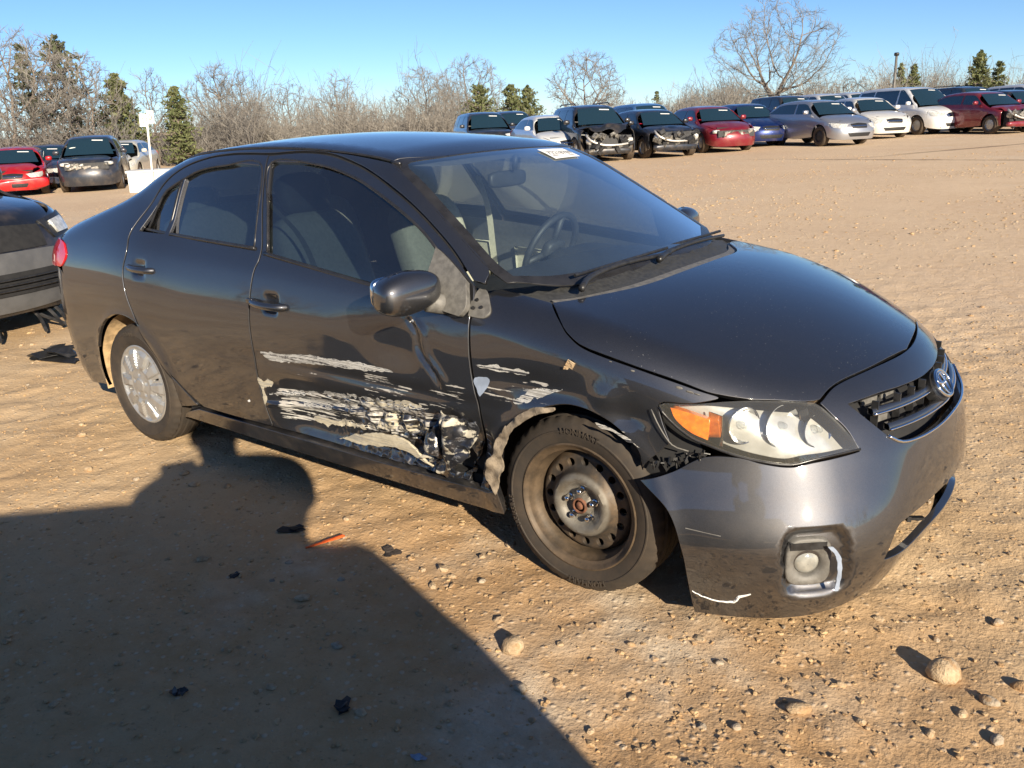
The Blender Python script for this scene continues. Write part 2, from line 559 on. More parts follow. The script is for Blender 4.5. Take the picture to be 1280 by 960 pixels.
M = {}
GREY = (.070, .071, .077)
M['paint'] = paint_mat('grey_metallic_paint', GREY, specks=.0, dirt=.10)
M['paint_hood'] = paint_mat('grey_metallic_paint_dusty', GREY, specks=.45, dirt=.05)
M['paint_scraped'] = paint_mat('grey_metallic_paint_scraped', GREY, dirt=.12, zones=[
    (-1.50, -.42, .36, .52, .06, .97), (-.95, -.40, .52, .66, .02, .84), (-.36, -.05, .62, .72, .10, .89), (-.36, -.12, .68, .76, .0, .72), (-.40, -.29, .38, .53, 0, .9),
    (-1.35, -.75, .55, .63, .03, .70), (.08, .24, .585, .625, -.35, .7)])
def primer_mat(name='scraped_primer', base=((.40, .39, .365), (.60, .595, .57)), keep=.515):
    g = NG(name)
    v = g.coords()
    st = g.n('Mapping', {'Vector': v, 'Scale': (3.5, 1, 170), 'Rotation': (0, R(5), 0)}).outputs[0]
    n1 = g.noise(st, 1.0, 6, .7, .3)
    n2 = g.noise(v, 38, 6, .7)
    c = g.mix(g.mr(n2, .35, .65), *base)
    e = g.math('ADD', g.math('MULTIPLY', n1, .7), g.math('MULTIPLY', n2, .3))
    k = g.mr(e, keep, keep + .025)
    c = g.mix(g.mr(n1, .42, .47), (.26, .25, .23), c)
    c = g.mix(k, c, (.045, .045, .05))
    return g.done(g.pbr(c, g.math('SUBTRACT', .6, g.math('MULTIPLY', k, .3)), 0, g.math('MULTIPLY', k, .8), g.bump(e, .5, .004)))
M['primer'] = primer_mat()
def torn_mat():
    g = NG('torn_painted_metal')
    v = g.coords()
    n1 = g.noise(g.n('Mapping', {'Vector': v, 'Scale': (13, 13, 26)}).outputs[0], 1.0, 6, .6, .4)
    n2 = g.noise(v, 45, 5, .65)
    k = g.mr(n1, .52, .58)
    c = g.mix(k, (.035, .036, .042), (.40, .37, .30))
    k2 = g.math('MULTIPLY', g.mr(n1, .40, .36), g.mr(n2, .4, .6))
    c = g.mix(k2, c, (.34, .35, .38))
    c = g.mix(g.mr(n2, .60, .66), c, (.10, .095, .09))
    met = g.math('MAXIMUM', g.math('MULTIPLY', g.math('SUBTRACT', 1.0, k), .5), g.math('MULTIPLY', k2, .9))
    r = g.math('ADD', g.math('MULTIPLY', k, .3), .28)
    return g.done(g.pbr(c, r, met, g.math('MULTIPLY', g.math('SUBTRACT', 1.0, k), .6)))
M['torn'] = torn_mat()
M['beige_primer'] = primer_mat('beige_primer', ((.42, .37, .27), (.52, .47, .36)), .60)
M['black_plastic'] = simple('black_plastic', (.018, .018, .019), .42, var=.3, scale=30, bump=.1)
M['dark_inner'] = simple('dark_inner', (.012, .012, .013), .8)
M['trim'] = simple('satin_black_trim', (.02, .02, .022), .3, var=.2)
M['fog_glass'] = simple('fog_lamp_glass', (.36, .36, .33), .12, .2, .8, var=.25)
M['cowl'] = simple('dull_black_cowl', (.045, .045, .043), .6, var=.25, scale=60)
M['lip'] = simple('stained_torn_liner', (.19, .155, .115), .8, var=.35, scale=40, bump=.5)
M['grey_plastic'] = simple('weathered_grey_plastic', (.125, .12, .11), .55, var=.2, scale=45, bump=.2)
M['chrome'] = simple('chrome', (.75, .76, .78), .08, 1.0, var=.05)
M['rubber'] = None
M['glass'] = glass_mat('clear_windshield_glass', (.84, .94, .96), .026, film_col=(.42, .55, .62), refl=3.2)  # dust film tinted blue, painting some sky reflection into its colour
M['side_glass'] = glass_mat('tinted_side_glass', (.155, .20, .23), .010, refl=2.4)
M['lens'] = glass_mat('hazed_headlight_lens', (.97, .97, .95), .045, 0.02, (.82, .80, .72))
M['reflector'] = simple('lamp_reflector', (.50, .51, .52), .05, 1.0, var=.06, scale=12)
M['lamp_white'] = simple('lamp_housing_silver', (.66, .66, .63), .2, .5, var=.1)
M['bulb'] = glass_mat('lamp_bulb_glass', (.9, .92, .93), .04)
M['amber'] = simple('amber_lens', (.95, .20, .005), .25, 0, .4, var=.25, scale=60)
M['red_lens'] = simple('red_lens', (.50, .012, .02), .12, 0, .8, var=.15)
M['beige_seat'] = simple('beige_fabric', (.52, .48, .37), .85, var=.1, scale=60, bump=.2)
M['grey_trim'] = simple('grey_cabin_trim', (.085, .085, .085), .7, var=.15, scale=50, bump=.1)
M['dark_trim'] = simple('charcoal_dashboard', (.03, .031, .033), .55, var=.15, scale=50)
M['white_label'] = simple('white_label', (.78, .78, .76), .6, var=.04)
M['black_ink'] = simple('black_ink', (.02, .02, .02), .6)
M['blue_white'] = simple('pale_blue_torn_plastic', (.26, .31, .40), .4, var=.15)
def rubber(name, dust):
    g = NG(name)
    v = g.coords()
    n = g.noise(v, 16, 5, .65)
    n2 = g.noise(v, 90, 3)
    c = g.mix(g.mr(n, .3, .75, dust * .5, dust * 1.3), (.022, .021, .02), (.30, .20, .115))
    return g.done(g.pbr(c, .75, 0, 0, g.bump(n2, .25, .002), .35))
M['rubber'] = rubber('dusty_rubber', .09)
M['rubber_far'] = rubber('dark_rubber', .2)
def steel(name):
    g = NG(name)
    v = g.coords()
    sp = g.n('SeparateXYZ', {0: v})
    r = g.math('SQRT', g.math('ADD', g.math('POWER', sp.outputs[0], 2.0), g.math('POWER', sp.outputs[2], 2.0)))
    n = g.noise(v, 11, 6, .7)
    n2 = g.noise(v, 60, 4, .7)
    barrel = g.mix(g.mr(n, .3, .7), (.05, .038, .026), (.13, .092, .058))
    disc = g.mix(g.mr(n, .35, .75), (.04, .036, .032), (.13, .09, .055))
    dome = g.mix(g.mr(n, .3, .7), (.17, .16, .14), (.10, .085, .065))
    c = g.mix(g.mr(r, .160, .172), disc, barrel)
    c = g.mix(g.mr(r, .112, .104), c, dome)
    c = g.mix(g.mr(n2, .58, .72, 0, .5), c, (.05, .035, .025))
    return g.done(g.pbr(c, .55, .25, 0, g.bump(n2, .12, .002)))
M['steel'] = steel('rusty_painted_steel')
M['hub'] = simple('grey_hub_metal', (.30, .29, .26), .45, .6, var=.35, scale=30, bump=.2)
M['rust'] = simple('rust', (.13, .055, .03), .8, var=.4, scale=50)
M['silver'] = simple('silver_hubcap', (.42, .42, .41), .36, .6, var=.05, scale=30)
M['dirt_liner'] = simple('dirt_caked_liner', (.40, .28, .15), .95, var=.3, scale=25, bump=.5)

# ---------------------------------------------------------------- the damaged sedan
def hero_dent(x, y, z):
    s = (y < 0)
    d = .042 * sst(x, -1.58, -1.30) * sst(x, -.30, -.50) * np.exp(-((z - .40) / .10) ** 4 / 1.6)
    d = d + .010 * np.exp(-((x + .9) / .5) ** 2 - ((z - .60) / .025) ** 2)
    d = d - .014 * np.exp(-((z - (.425 + .09 * (x + 1.2))) / .010) ** 2) * sst(x, -1.58, -1.5) * sst(x, -.5, -.7)
    d = d - .012 * np.exp(-((z - (.50 + .09 * (x + .9))) / .012) ** 2) * sst(x, -1.50, -1.4) * sst(x, -.5, -.7)
    wv = sst(x, -1.25, -.75) * sst(x, -.36, -.42) * sst(z, .26, .31) * sst(z, .56, .47)
    d = d + wv * (.050 * (np.abs(fbm(x * 17 + 3, z * 19, 5, 3) - .5) * 2 - .25) + .018 * np.sin(x * 62) * np.exp(-((z - .455) / .03) ** 2))
    cx = -.676 + (.853 - z) * .61 + .012 * np.sin(z * 40)
    d = d + .011 * np.exp(-((x - cx) / .016) ** 2) * sst(z, .60, .66) * sst(z, .87, .83)
    d = d - .006 * np.exp(-((x - cx - .03) / .022) ** 2) * sst(z, .60, .66) * sst(z, .87, .83)
    d = d + .012 * np.exp(-((x + .74) / .16) ** 2 - ((z - .74) / .08) ** 2)
    d = d + .006 * (fbm(x * 3.5, z * 5, 9, 2) - .5) * sst(x, -1.6, -1.2) * sst(x, .3, .0) * sst(z, .9, .8)
    # fender: pushed in over the wheel, buckled behind the lamp
    d = d + .012 * np.exp(-((x + .16) / .16) ** 2 - ((z - .70) / .05) ** 2)
    d = d + .014 * np.exp(-((x - .20) / .06) ** 2 - ((z - .655) / .035) ** 2) - .012 * np.exp(-((x - .12) / .05) ** 2 - ((z - .70) / .04) ** 2)
    d = d + .02 * np.exp(-((x + .36) / .05) ** 2 - ((z - .44) / .09) ** 2)
    # handle cups
    d = d + .016 * np.exp(-((x + 1.437) / .042) ** 4 - ((z - .835) / .036) ** 4) + .016 * np.exp(-((x + 2.40) / .042) ** 4 - ((z - .905) / .036) ** 4)
    return np.where(s, d, 0)

HERO = dict(
    W=[(-3.7, .76), (-3.4, .82), (-3.0, .852), (-2.6, .872), (-2.0, .878), (-1.0, .88), (-.4, .878), (0, .872), (.35, .855), (.7, .82), (1.0, .78)],
    T=[(.05, .10), (.15, .07), (.25, .035), (.4, .012), (.55, .003), (.7, 0), (.8, .007), (.88, .022), (.95, .045), (1.02, .075), (1.1, .115), (1.2, .17)],
    Zt=[(-3.7, 1.0), (-3.5, 1.06), (-3.3, 1.10), (-3.0, 1.135), (-2.6, 1.13), (-2, 1.10), (-1.2, 1.06), (-.5, 1.02), (-.17, .985), (.05, .958), (.25, .918), (.45, .862), (.6, .805), (.72, .752), (.85, .68), (1.0, .57)],
    cr=[(-3.7, .12), (-3, .10), (-.3, .07), (0, .09), (.3, .13), (.67, .22), (1, .25)],
    X0=[(0, .80), (.1, .87), (.2, .92), (.31, .945), (.45, .935), (.55, .91), (.64, .876), (.72, .85), (.8, .82), (1, .7)], fc=(.34, .36),
    Xr=[(0, -3.4), (.2, -3.5), (.4, -3.58), (.6, -3.60), (.8, -3.585), (1.0, -3.55), (1.2, -3.45)], rc=(.12, .15),
    Yg=[(.0, .78), (.6, .815), (.85, .832), (.95, .82), (1.05, .779), (1.15, .733), (1.25, .683), (1.35, .623), (1.45, .555), (1.6, .44)],
    gx=[(-3.2, .10), (-2.7, .045), (-2.2, .012), (-1.6, 0), (-1, 0), (-.3, .012), (0, .03)],
    ws=(-.13, .96, 1.68, .22), Zr=[(-3, 1.33), (-2.5, 1.405), (-2.1, 1.452), (-1.7, 1.468), (-1.3, 1.452), (-1.0, 1.422), (-.7, 1.375)], rb=.10,
    bk=(-3.02, 1.11, 1.95, .16), wheels=((0, .30), (-2.6, .30)))

def mir(l): return [(q[0], -q[1]) + tuple(q[2:]) for q in l][::-1]
def sd(*l): return [(q[0], -.87, q[1]) + tuple(q[2:]) for q in l]
def arc(cx, cz, r, a0, a1, n): return [(cx + r * math.cos(R(a0 + (a1 - a0) * i / (n - 1))), -.88, cz + r * math.sin(R(a0 + (a1 - a0) * i / (n - 1)))) for i in range(n)]

def tyre_mesh(name, mat, parent, r=.305, w=.185, rim=.205, n=120, tread=True, loc=None):
    h = w / 2
    half = [(rim - .012, h - .022), (rim, h - .012), (rim + .006, h - .006), (rim + .016, h - .004), (rim + .03, h + .002), (rim + .05, h + .004), (rim + .052, h + .0065), (rim + .056, h + .0065), (rim + .058, h + .003), (r - .022, h - .004), (r - .012, h - .012), (r - .006, h - .020)]
    if tread:
        half += [(r - .002, h - .030), (r - .009, h - .034), (r - .009, h - .039), (r, h - .043), (r, h - .066), (r - .009, h - .069), (r - .009, h - .076), (r, h - .079)]
    else: half += [(r, h - .035)]
    prof = [(a, -b) for a, b in half] + [(a, b) for a, b in half[::-1]]
    m = MB()
    def rf(i, an):
        rr = prof[i][0]
        if tread and r - .013 < rr < r - .001 and abs(prof[i][1]) > h - .032:
            return -.006 * ((np.arange(len(an)) % 3) == 0)
        return 0 * an
    m.lathe(prof, n, rf=rf)
    return smooth_by_angle(m.build(name, mat, parent), 38)

def text_mesh(body, size, depth):
    cu = bpy.data.curves.new('lettering', 'FONT')
    cu.body = body; cu.size = size; cu.extrude = depth; cu.align_x = 'CENTER'; cu.resolution_u = 2
    o = bpy.data.objects.new('lettering', cu)
    COL.objects.link(o)
    dg = bpy.context.evaluated_depsgraph_get()
    me = bpy.data.meshes.new_from_object(o.evaluated_get(dg))
    V = np.array([v.co[:] for v in me.vertices]); F = [list(p.vertices) for p in me.polygons]
    bpy.data.objects.remove(o); bpy.data.curves.remove(cu); bpy.data.meshes.remove(me)
    return V, F

def tyre_letters(parent, mat, items, y):
    for body, rad, ang, size in items:
        V, F = text_mesh(body, size, .0012)
        th = R(ang) - V[:, 0] / (rad + size * .35)
        rr = rad + V[:, 1]
        make('tyre_lettering', np.stack([rr * np.cos(th), y - V[:, 2], rr * np.sin(th)], -1), [f[::-1] for f in F], mat, parent, smooth=False)

def build_hero():
    S = Shape(dent=hero_dent, **HERO)
    T, G, B = S.tub, S.green, S.body
    S0 = Shape(**HERO)
    car = thing('damaged_sedan', 'dark grey sedan in the foreground with a torn scraped door and bare steel front wheel', 'car')
    P = M['paint']; PS = M['paint_scraped']
    hgap = [(-.155, -.733, .941, 1), (-.075, -.806, .902), (-.024, -.835, .869), (.052, -.847, .836), (.22, -.829, .796), (.379, -.788, .75), (.451, -.759, .727, 1)]
    lens = [(.288, -.837, .697), (.3, -.833, .708), (.379, -.807, .712), (.47, -.752, .719), (.539, -.694, .716), (.629, -.604, .701), (.656, -.579, .691), (.693, -.567, .662), (.736, -.553, .617), (.774, -.539, .566, 1), (.688, -.66, .558), (.635, -.708, .546), (.569, -.748, .555), (.506, -.777, .569), (.443, -.8, .59), (.386, -.817, .611), (.336, -.829, .645), (.298, -.836, .682)]
    # hood
    hl = [(.50, -.725, .718), (.539, -.694, .716), (.629, -.604, .701), (.659, -.557, .70, 1)]
    front = [(.671, -.464, .725), (.718, -.269, .736), (.752, -.03, .735)]
    rear = [(-.14, .601, .953), (-.02, .40, .96), (.012, .15, .965), (.013, -.173, .961), (-.013, -.415, .952), (-.10, -.64, .943)]
    right = hgap[:-1] + [(.44, -.762, .728)] + hl
    loop = right + front + [(.752, .03, .735)] + mir(front[:-1]) + mir(hl)[0:1] + mir(hl[:-1]) + mir(hgap[1:-1] + [(.44, -.762, .728)]) + [(-.155, .733, .941, 1)] + rear
    panel('hood', T, loop, car, M['paint_hood'], d=(.12, 0, 1), res=.035, gap=.004, flange=.02)
    # front fender
    f_loop = hgap[:-1] + [(.44, -.765, .728), (.379, -.807, .712), (.30, -.833, .710), (.285, -.838, .697, 1), (.30, -.84, .65), (.325, -.835, .59, 1), (.245, -.86, .505, 1), (.225, -.868, .57), (.123, -.874, .641), (-.015, -.881, .663), (-.156, -.886, .604), (-.255, -.88, .50), (-.30, -.875, .36, 1), (-.335, -.87, .285), (-.40, -.86, .285, 1), (-.375, -.875, .43), (-.358, -.878, .561), (-.385, -.877, .724), (-.398, -.86, .886), (-.39, -.83, .95, 1), (-.365, -.80, 1.0), (-.31, -.775, .985)]
    panel('front_fender', T, f_loop, car, PS, d=(0, -.85, .5), res=.014, gap=.003)
    f2 = hgap[:-1] + [(.44, -.765, .728), (.379, -.807, .712), (.285, -.838, .697, 1), (.30, -.84, .65), (.345, -.835, .59, 1), (.33, -.86, .48, 1)] + [tuple(q) for q in arc(0, .30, .35, 25, 175, 9)] + [(-.36, -.87, .285), (-.40, -.86, .285, 1), (-.358, -.878, .561), (-.385, -.877, .724), (-.39, -.83, .95, 1), (-.365, -.80, 1.0), (-.31, -.775, .985)]
    V, F_, N_ = panel_data(S0.tub, f2, d=(0, -.85, .5), res=.04)
    make('front_fender', V * (1, -1, 1), [f[::-1] for f in F_], P, car, N_ * (1, -1, 1))
    # doors
    win_f = [(-1.663, 1.372, 1), (-1.516, 1.022, 1), (-1.2, .985), (-.931, .955), (-.70, .93), (-.60, .918, 1), (-.611, 1.087, 1), (-.70, 1.145), (-.833, 1.21), (-1.0, 1.277), (-1.14, 1.322), (-1.351, 1.362)]
    fd = [(-1.537, .288, 1), (-1.566, .45), (-1.572, .622), (-1.575, .757), (-1.56, .945), (-1.55, 1.02), (-1.62, 1.2), (-1.70, 1.395, 1), (-1.51, 1.405), (-1.33, 1.395), (-1.14, 1.358), (-1.0, 1.315), (-.833, 1.247), (-.70, 1.178), (-.55, 1.085), (-.42, .985, 1), (-.405, .93), (-.404, .886), (-.393, .724), (-.364, .561), (-.385, .45), (-.43, .36), (-.466, .285, 1), (-.9, .283), (-1.3, .285)]
    tear = [(-.72, .405, 1), (-.66, .432), (-.58, .425), (-.50, .45, 1), (-.44, .41), (-.43, .35, 1), (-.50, .305), (-.57, .315, 1), (-.62, .335), (-.68, .372)]
    panel('front_door', B, sd(*fd), car, PS, holes=[sd(*win_f), sd(*tear)], res=.013, gap=.003)
    win_r = [(-2.245, 1.058, 1), (-1.606, 1.035, 1), (-1.66, 1.18), (-1.716, 1.355, 1), (-1.85, 1.362), (-1.991, 1.358), (-2.167, 1.337), (-2.262, 1.302, 1)]
    win_q = [(-2.475, 1.068, 1), (-2.28, 1.063, 1), (-2.295, 1.287, 1), (-2.36, 1.262), (-2.42, 1.22)]
    rd = [(-2.051, .285, 1), (-2.20, .375), (-2.314, .482), (-2.43, .62), (-2.507, .763), (-2.53, .88), (-2.515, .98), (-2.535, 1.06), (-2.50, 1.16), (-2.43, 1.27), (-2.32, 1.34), (-2.16, 1.382), (-1.99, 1.398), (-1.85, 1.40), (-1.706, 1.398, 1), (-1.626, 1.2), (-1.556, 1.02), (-1.566, .945), (-1.581, .757), (-1.578, .622), (-1.572, .45), (-1.543, .288, 1), (-1.8, .284)]
    panel('rear_door', B, sd(*rd), car, P, holes=[sd(*win_r), sd(*win_q)], res=.018, gap=.003)
    for nm, lp, hs in (('front_door', fd, [win_f]), ('rear_door', rd, [win_r, win_q])):
        V, F_, N_ = panel_data(S0.body, sd(*lp), holes=[sd(*h) for h in hs], res=.04, gap=.003)
        make(nm, V * (1, -1, 1), [f[::-1] for f in F_], P, car, N_ * (1, -1, 1))
    # glass, set in 8 mm
    for nm, w in (('front_side_window', win_f), ('rear_side_window', win_r), ('quarter_window', win_q)):
        panel(nm, G, sd(*w), car, M['side_glass'], mirror=True, res=.04, gap=-.012, flange=0, off=-.012)
    # body side: rails, pillars and rear quarter
    top = [(-.402, -.740, 1.036), (-.529, -.710, 1.118), (-.709, -.664, 1.229), (-.918, -.602, 1.342), (-.985, -.578, 1.362, 1), (-1.3, -.56, 1.40), (-1.75, -.545, 1.425), (-2.2, -.53, 1.41), (-2.46, -.50, 1.375, 1), (-2.70, -.55, 1.26), (-2.97, -.63, 1.125, 1), (-3.2, -.645, 1.088), (-3.40, -.64, 1.04, 1)]
    back = [(-3.36, -.74, .985), (-3.22, -.795, .982), (-3.16, -.825, .93), (-3.15, -.83, .90), (-3.20, -.838, .862), (-3.19, -.84, .80, 1), (-3.04, -.86, .70), (-2.97, -.87, .60), (-2.925, -.87, .475, 1)]
    ar = [tuple(q) for q in arc(-2.6, .30, .368, 152, -4, 12)]
    ar[0] = ar[0][:3] + (1,); ar[-1] = ar[-1][:3] + (1,)
    inner = [q for q in sd((-2.10, .285, 1), (-2.24, .40), (-2.325, .482), (-2.44, .62), (-2.517, .763), (-2.54, .88), (-2.525, .98), (-2.545, 1.06), (-2.51, 1.165), (-2.44, 1.275), (-2.325, 1.348), (-2.16, 1.39), (-1.99, 1.406), (-1.85, 1.408), (-1.70, 1.406), (-1.51, 1.413), (-1.33, 1.403), (-1.14, 1.366), (-1.0, 1.323), (-.833, 1.255), (-.70, 1.186), (-.55, 1.093), (-.43, 1.0, 1))]
    qi, _ = solve(S0.body, np.array([(q[0], -1.4, q[2]) for q in inner]), np.repeat([[0, 1.0, 0]], len(inner), 0), 0, 1.4, 140)
    inner = [tuple(a_) + tuple(q[3:]) for a_, q in zip(qi, inner)]
    pj = np.array([q[:3] for q in inner]); pj = np.concatenate([pj[:-1] * (1 - t) + pj[1:] * t for t in (0, .5)]).reshape(2, -1, 3).transpose(1, 0, 2).reshape(-1, 3)
    nj = grad(S0.body, pj)
    for s in (1, -1):
        m = MB(); m.tube((pj - nj * .030) * (1, s, 1), .020, 6); m.build('door_jamb', M['dark_inner'], car, True)
    V, F_, N_ = panel_data(B, [(-.385, -.79, .995, 1)] + top + back + ar + inner, d=(0, -.86, .5), res=.025, gap=.002)
    make('body_side', V, F_, P, car, N_); make('body_side', V * (1, -1, 1), [f[::-1] for f in F_], P, car, N_ * (1, -1, 1))
    # roof
    rf_r = [(-.985, -.578, 1.362, 1), (-1.3, -.56, 1.40), (-1.75, -.545, 1.425), (-2.2, -.53, 1.41), (-2.46, -.50, 1.375, 1)]
    wt = [(-.90, -.366, 1.374), (-.878, 0, 1.381), (-.90, .366, 1.374)]
    panel('roof', B, rf_r + [(-2.43, 0, 1.405)] + mir(rf_r) + wt[::-1], car, P, d=(0, 0, 1), res=.05, gap=.003)
    for s in (1, -1):
        m = MB()
        pts = smooth_loop([q[:3] for q in rf_r], .05)[:int(1.6 / .05)]
        q, _ = solve(B, np.stack([pts[:, 0], pts[:, 1] * s, 0 * pts[:, 0] + 2], -1), np.repeat([[0, 0, -1.0]], len(pts), 0), 0, 1.2, 60)
        m.tube(q + (0, 0, .001), .006, 6)
        m.build('roof_moulding', M['trim'], car, True)
    # windshield
    wsl = [(-.40, -.715, 1.045), (-.529, -.685, 1.118), (-.709, -.640, 1.229), (-.90, -.585, 1.338), (-.935, -.545, 1.352, 1), (-.905, -.366, 1.368), (-.885, 0, 1.375), (-.90, .30, 1.37), (-.925, .50, 1.352, 1), (-.70, .585, 1.235), (-.50, .65, 1.11), (-.32, .69, 1.0, 1), (-.20, .45, .985), (-.175, .2, .98), (-.172, 0, .98), (-.185, -.25, .98), (-.25, -.55, .985), (-.325, -.715, 1.005, 1)]
    panel('windshield', G, wsl, car, M['glass'], d=(.55, 0, .83), res=.05, gap=0, flange=0, off=-.002)
    bor = [(-.402, -.742, 1.036), (-.529, -.713, 1.118), (-.709, -.667, 1.229), (-.918, -.605, 1.342), (-.982, -.58, 1.362, 1)] + wt + mir([(-.402, -.742, 1.036), (-.529, -.713, 1.118), (-.709, -.667, 1.229), (-.918, -.605, 1.342), (-.982, -.58, 1.362, 1)]) + [(-.33, .745, .985, 1), (-.19, .5, .96), (-.14, 0, .955), (-.19, -.5, .96), (-.33, -.745, .985, 1)]
    panel('windshield_border', G, bor, car, M['trim'], d=(.55, 0, .83), holes=[wsl], res=.04, gap=-.004, flange=.004)
    panel('rear_window', G, [(-2.48, -.485, 1.365, 1), (-2.72, -.535, 1.245), (-2.94, -.60, 1.13, 1), (-3.0, 0, 1.15), (-2.94, .60, 1.13, 1), (-2.72, .535, 1.245), (-2.48, .485, 1.365, 1), (-2.44, 0, 1.395)], car, M['side_glass'], d=(-.5, 0, .86), res=.06, gap=0, flange=.004)
    tl = [(-2.98, -.62, 1.125, 1), (-3.2, -.635, 1.088), (-3.40, -.63, 1.04), (-3.50, -.60, .95), (-3.55, -.55, .85, 1)]
    panel('trunk_lid', T, tl + [(-3.6, 0, .84)] + mir(tl) + [(-3.02, 0, 1.14)], car, P, d=(-.7, 0, .7), res=.05)
    # rear bumper, lamps
    rb = [(-2.925, -.87, .47, 1), (-2.97, -.87, .595), (-3.04, -.86, .695), (-3.19, -.84, .795, 1), (-3.27, -.83, .84), (-3.42, -.74, .835), (-3.55, -.5, .83)]
    rb2 = [(-2.955, -.85, .24, 1), (-3.3, -.78, .20), (-3.5, -.5, .18)]
    panel('rear_bumper', T, rb + [(-3.6, 0, .83)] + mir(rb) + mir(rb2)[::-1] + [(-3.54, 0, .18)] + rb2[::-1], car, P, cyl=(-2.9, .8, -1), res=.04, reach=(1.3, 1.25))
    panel('tail_lamp', B, [(-3.152, -.829, .912), (-3.175, -.815, .955), (-3.22, -.797, .980), (-3.36, -.74, .983), (-3.46, -.66, .95), (-3.50, -.63, .87, 1), (-3.38, -.76, .845), (-3.257, -.828, .852), (-3.20, -.839, .86)], car, M['red_lens'], d=(-.55, -.8, .15), res=.03, gap=.002, flange=.03, off=.007, mirror=True)
    # rocker
    rk = sd((-2.085, .272, 1), (-2.20, .235), (-2.24, .205, 1), (-1.6, .197), (-.9, .197), (-.36, .197), (-.305, .215, 1), (-.315, .30, 1), (-.40, .278), (-.9, .272), (-1.5, .272))
    panel('side_skirt', S0.tub, rk, car, paint_mat('grey_metallic_paint_grimy', GREY, dirt=.5), res=.03, gap=.001, flange=.03, off=.010, mirror=True)
    # front bumper hangs off its right mounts
    def disp(Q):
        x, y, z = Q[..., 0], Q[..., 1], Q[..., 2]
        w = sst(z, .60, .30) / (1 + np.exp((y + .38) / .07))
        return np.stack([.02 * w, -.085 * w, -.02 * w], -1)
    def FB(Q):
        x, y, z = Q[..., 0], Q[..., 1], Q[..., 2]
        f = S0.tub(Q - disp(Q))
        # fog lamp pockets
        for ox, oy, oz, sy in ((.735, -.735, .272, -1), (.745, .655, .295, 1)):
            t = (x - ox) * .736 - sy * (y - oy) * .677
            e = ((np.abs(t - .012 * (z < oz)) / .092) ** 4 + ((z - oz) / .098) ** 4) ** .25
            f = f + .034 * sst(e, 1.22, .86) * (y * sy > .2) * (x > .4)
        return f
    bt = [(.253, -.885, .475, 1), (.341, -.854, .51), (.421, -.815, .559), (.508, -.78, .565), (.571, -.754, .551), (.638, -.716, .542), (.69, -.667, .551), (.776, -.544, .561, 1), (.740, -.548, .617), (.697, -.562, .662), (.660, -.565, .694, 1), (.676, -.464, .723), (.722, -.269, .734), (.757, -.03, .733)]
    bl = [(.757, .03, .733), (.722, .269, .734), (.676, .464, .723), (.660, .565, .694, 1), (.697, .562, .662), (.740, .548, .617), (.776, .544, .561, 1), (.70, .66, .545), (.60, .735, .545), (.5, .78, .56), (.40, .815, .57, 1), (.37, .84, .45), (.36, .85, .3), (.37, .84, .16, 1), (.55, .80, .12), (.75, .62, .115), (.88, .35, .125), (.915, 0, .13), (.89, -.3, .12), (.80, -.56, .09), (.68, -.70, .07), (.55, -.786, .063), (.412, -.83, .057, 1), (.409, -.859, .139), (.402, -.904, .291), (.354, -.901, .405)]
    gr = [(.718, -.492, .679, 1), (.768, -.359, .683), (.809, -.23, .678), (.839, -.08, .672), (.845, 0, .672)]
    gr2 = [(.905, -.02, .545), (.903, -.153, .543), (.88, -.293, .544), (.85, -.385, .553), (.815, -.434, .587)]
    gl = gr + mir(gr[:-1]) + mir(gr2)[0:4] + [(.905, .02, .545)] + gr2
    lo = [(.868, -.535, .235, 1), (.884, -.50, .325), (.90, -.44, .343), (.922, -.3, .343), (.938, -.15, .347), (.946, 0, .347)]
    lo2 = [(.935, 0, .225), (.92, -.19, .225), (.89, -.33, .212)]
    ll = lo + mir(lo[:-1]) + mir(lo2)[:-1] + lo2
    panel('front_bumper', FB, bt + bl, car, P, cyl=(.1, .8, 1), holes=[gl, ll], res=.015, gap=.002, flange=.02, reach=(1.4, 1.35), steps=110)
    return car, S, S0, FB, dict(lens=lens, gl=gl, gr2=gr2, tear=tear, wsl=wsl)
def surf(F, pts, d, back=1.0, L=2.0):
    """drop points along -d onto F"""
    d = np.array(d, float); d /= np.linalg.norm(d)
    Pn = np.asarray(pts, float)
    q, ok = solve(F, Pn + d * back, np.repeat(-d[None], len(Pn), 0), 0, L, 160)
    return q, grad(F, q)

def polyline(pts, step):
    P = [np.array(p, float) for p in pts]; out = []
    for i in range(len(P) - 1):
        p1, p2 = P[i], P[i + 1]
        p0 = P[i - 1] if i else p1 * 2 - p2
        p3 = P[i + 2] if i + 2 < len(P) else p2 * 2 - p1
        k = max(1, int(math.ceil(np.linalg.norm(p2 - p1) / step)))
        for j in range(k):
            t = j / k
            out.append(.5 * ((2 * p1) + (-p0 + p2) * t + (2 * p0 - 5 * p1 + 4 * p2 - p3) * t * t + (-p0 + 3 * p1 - 3 * p2 + p3) * t ** 3))
    out.append(P[-1])
    return np.array(out)

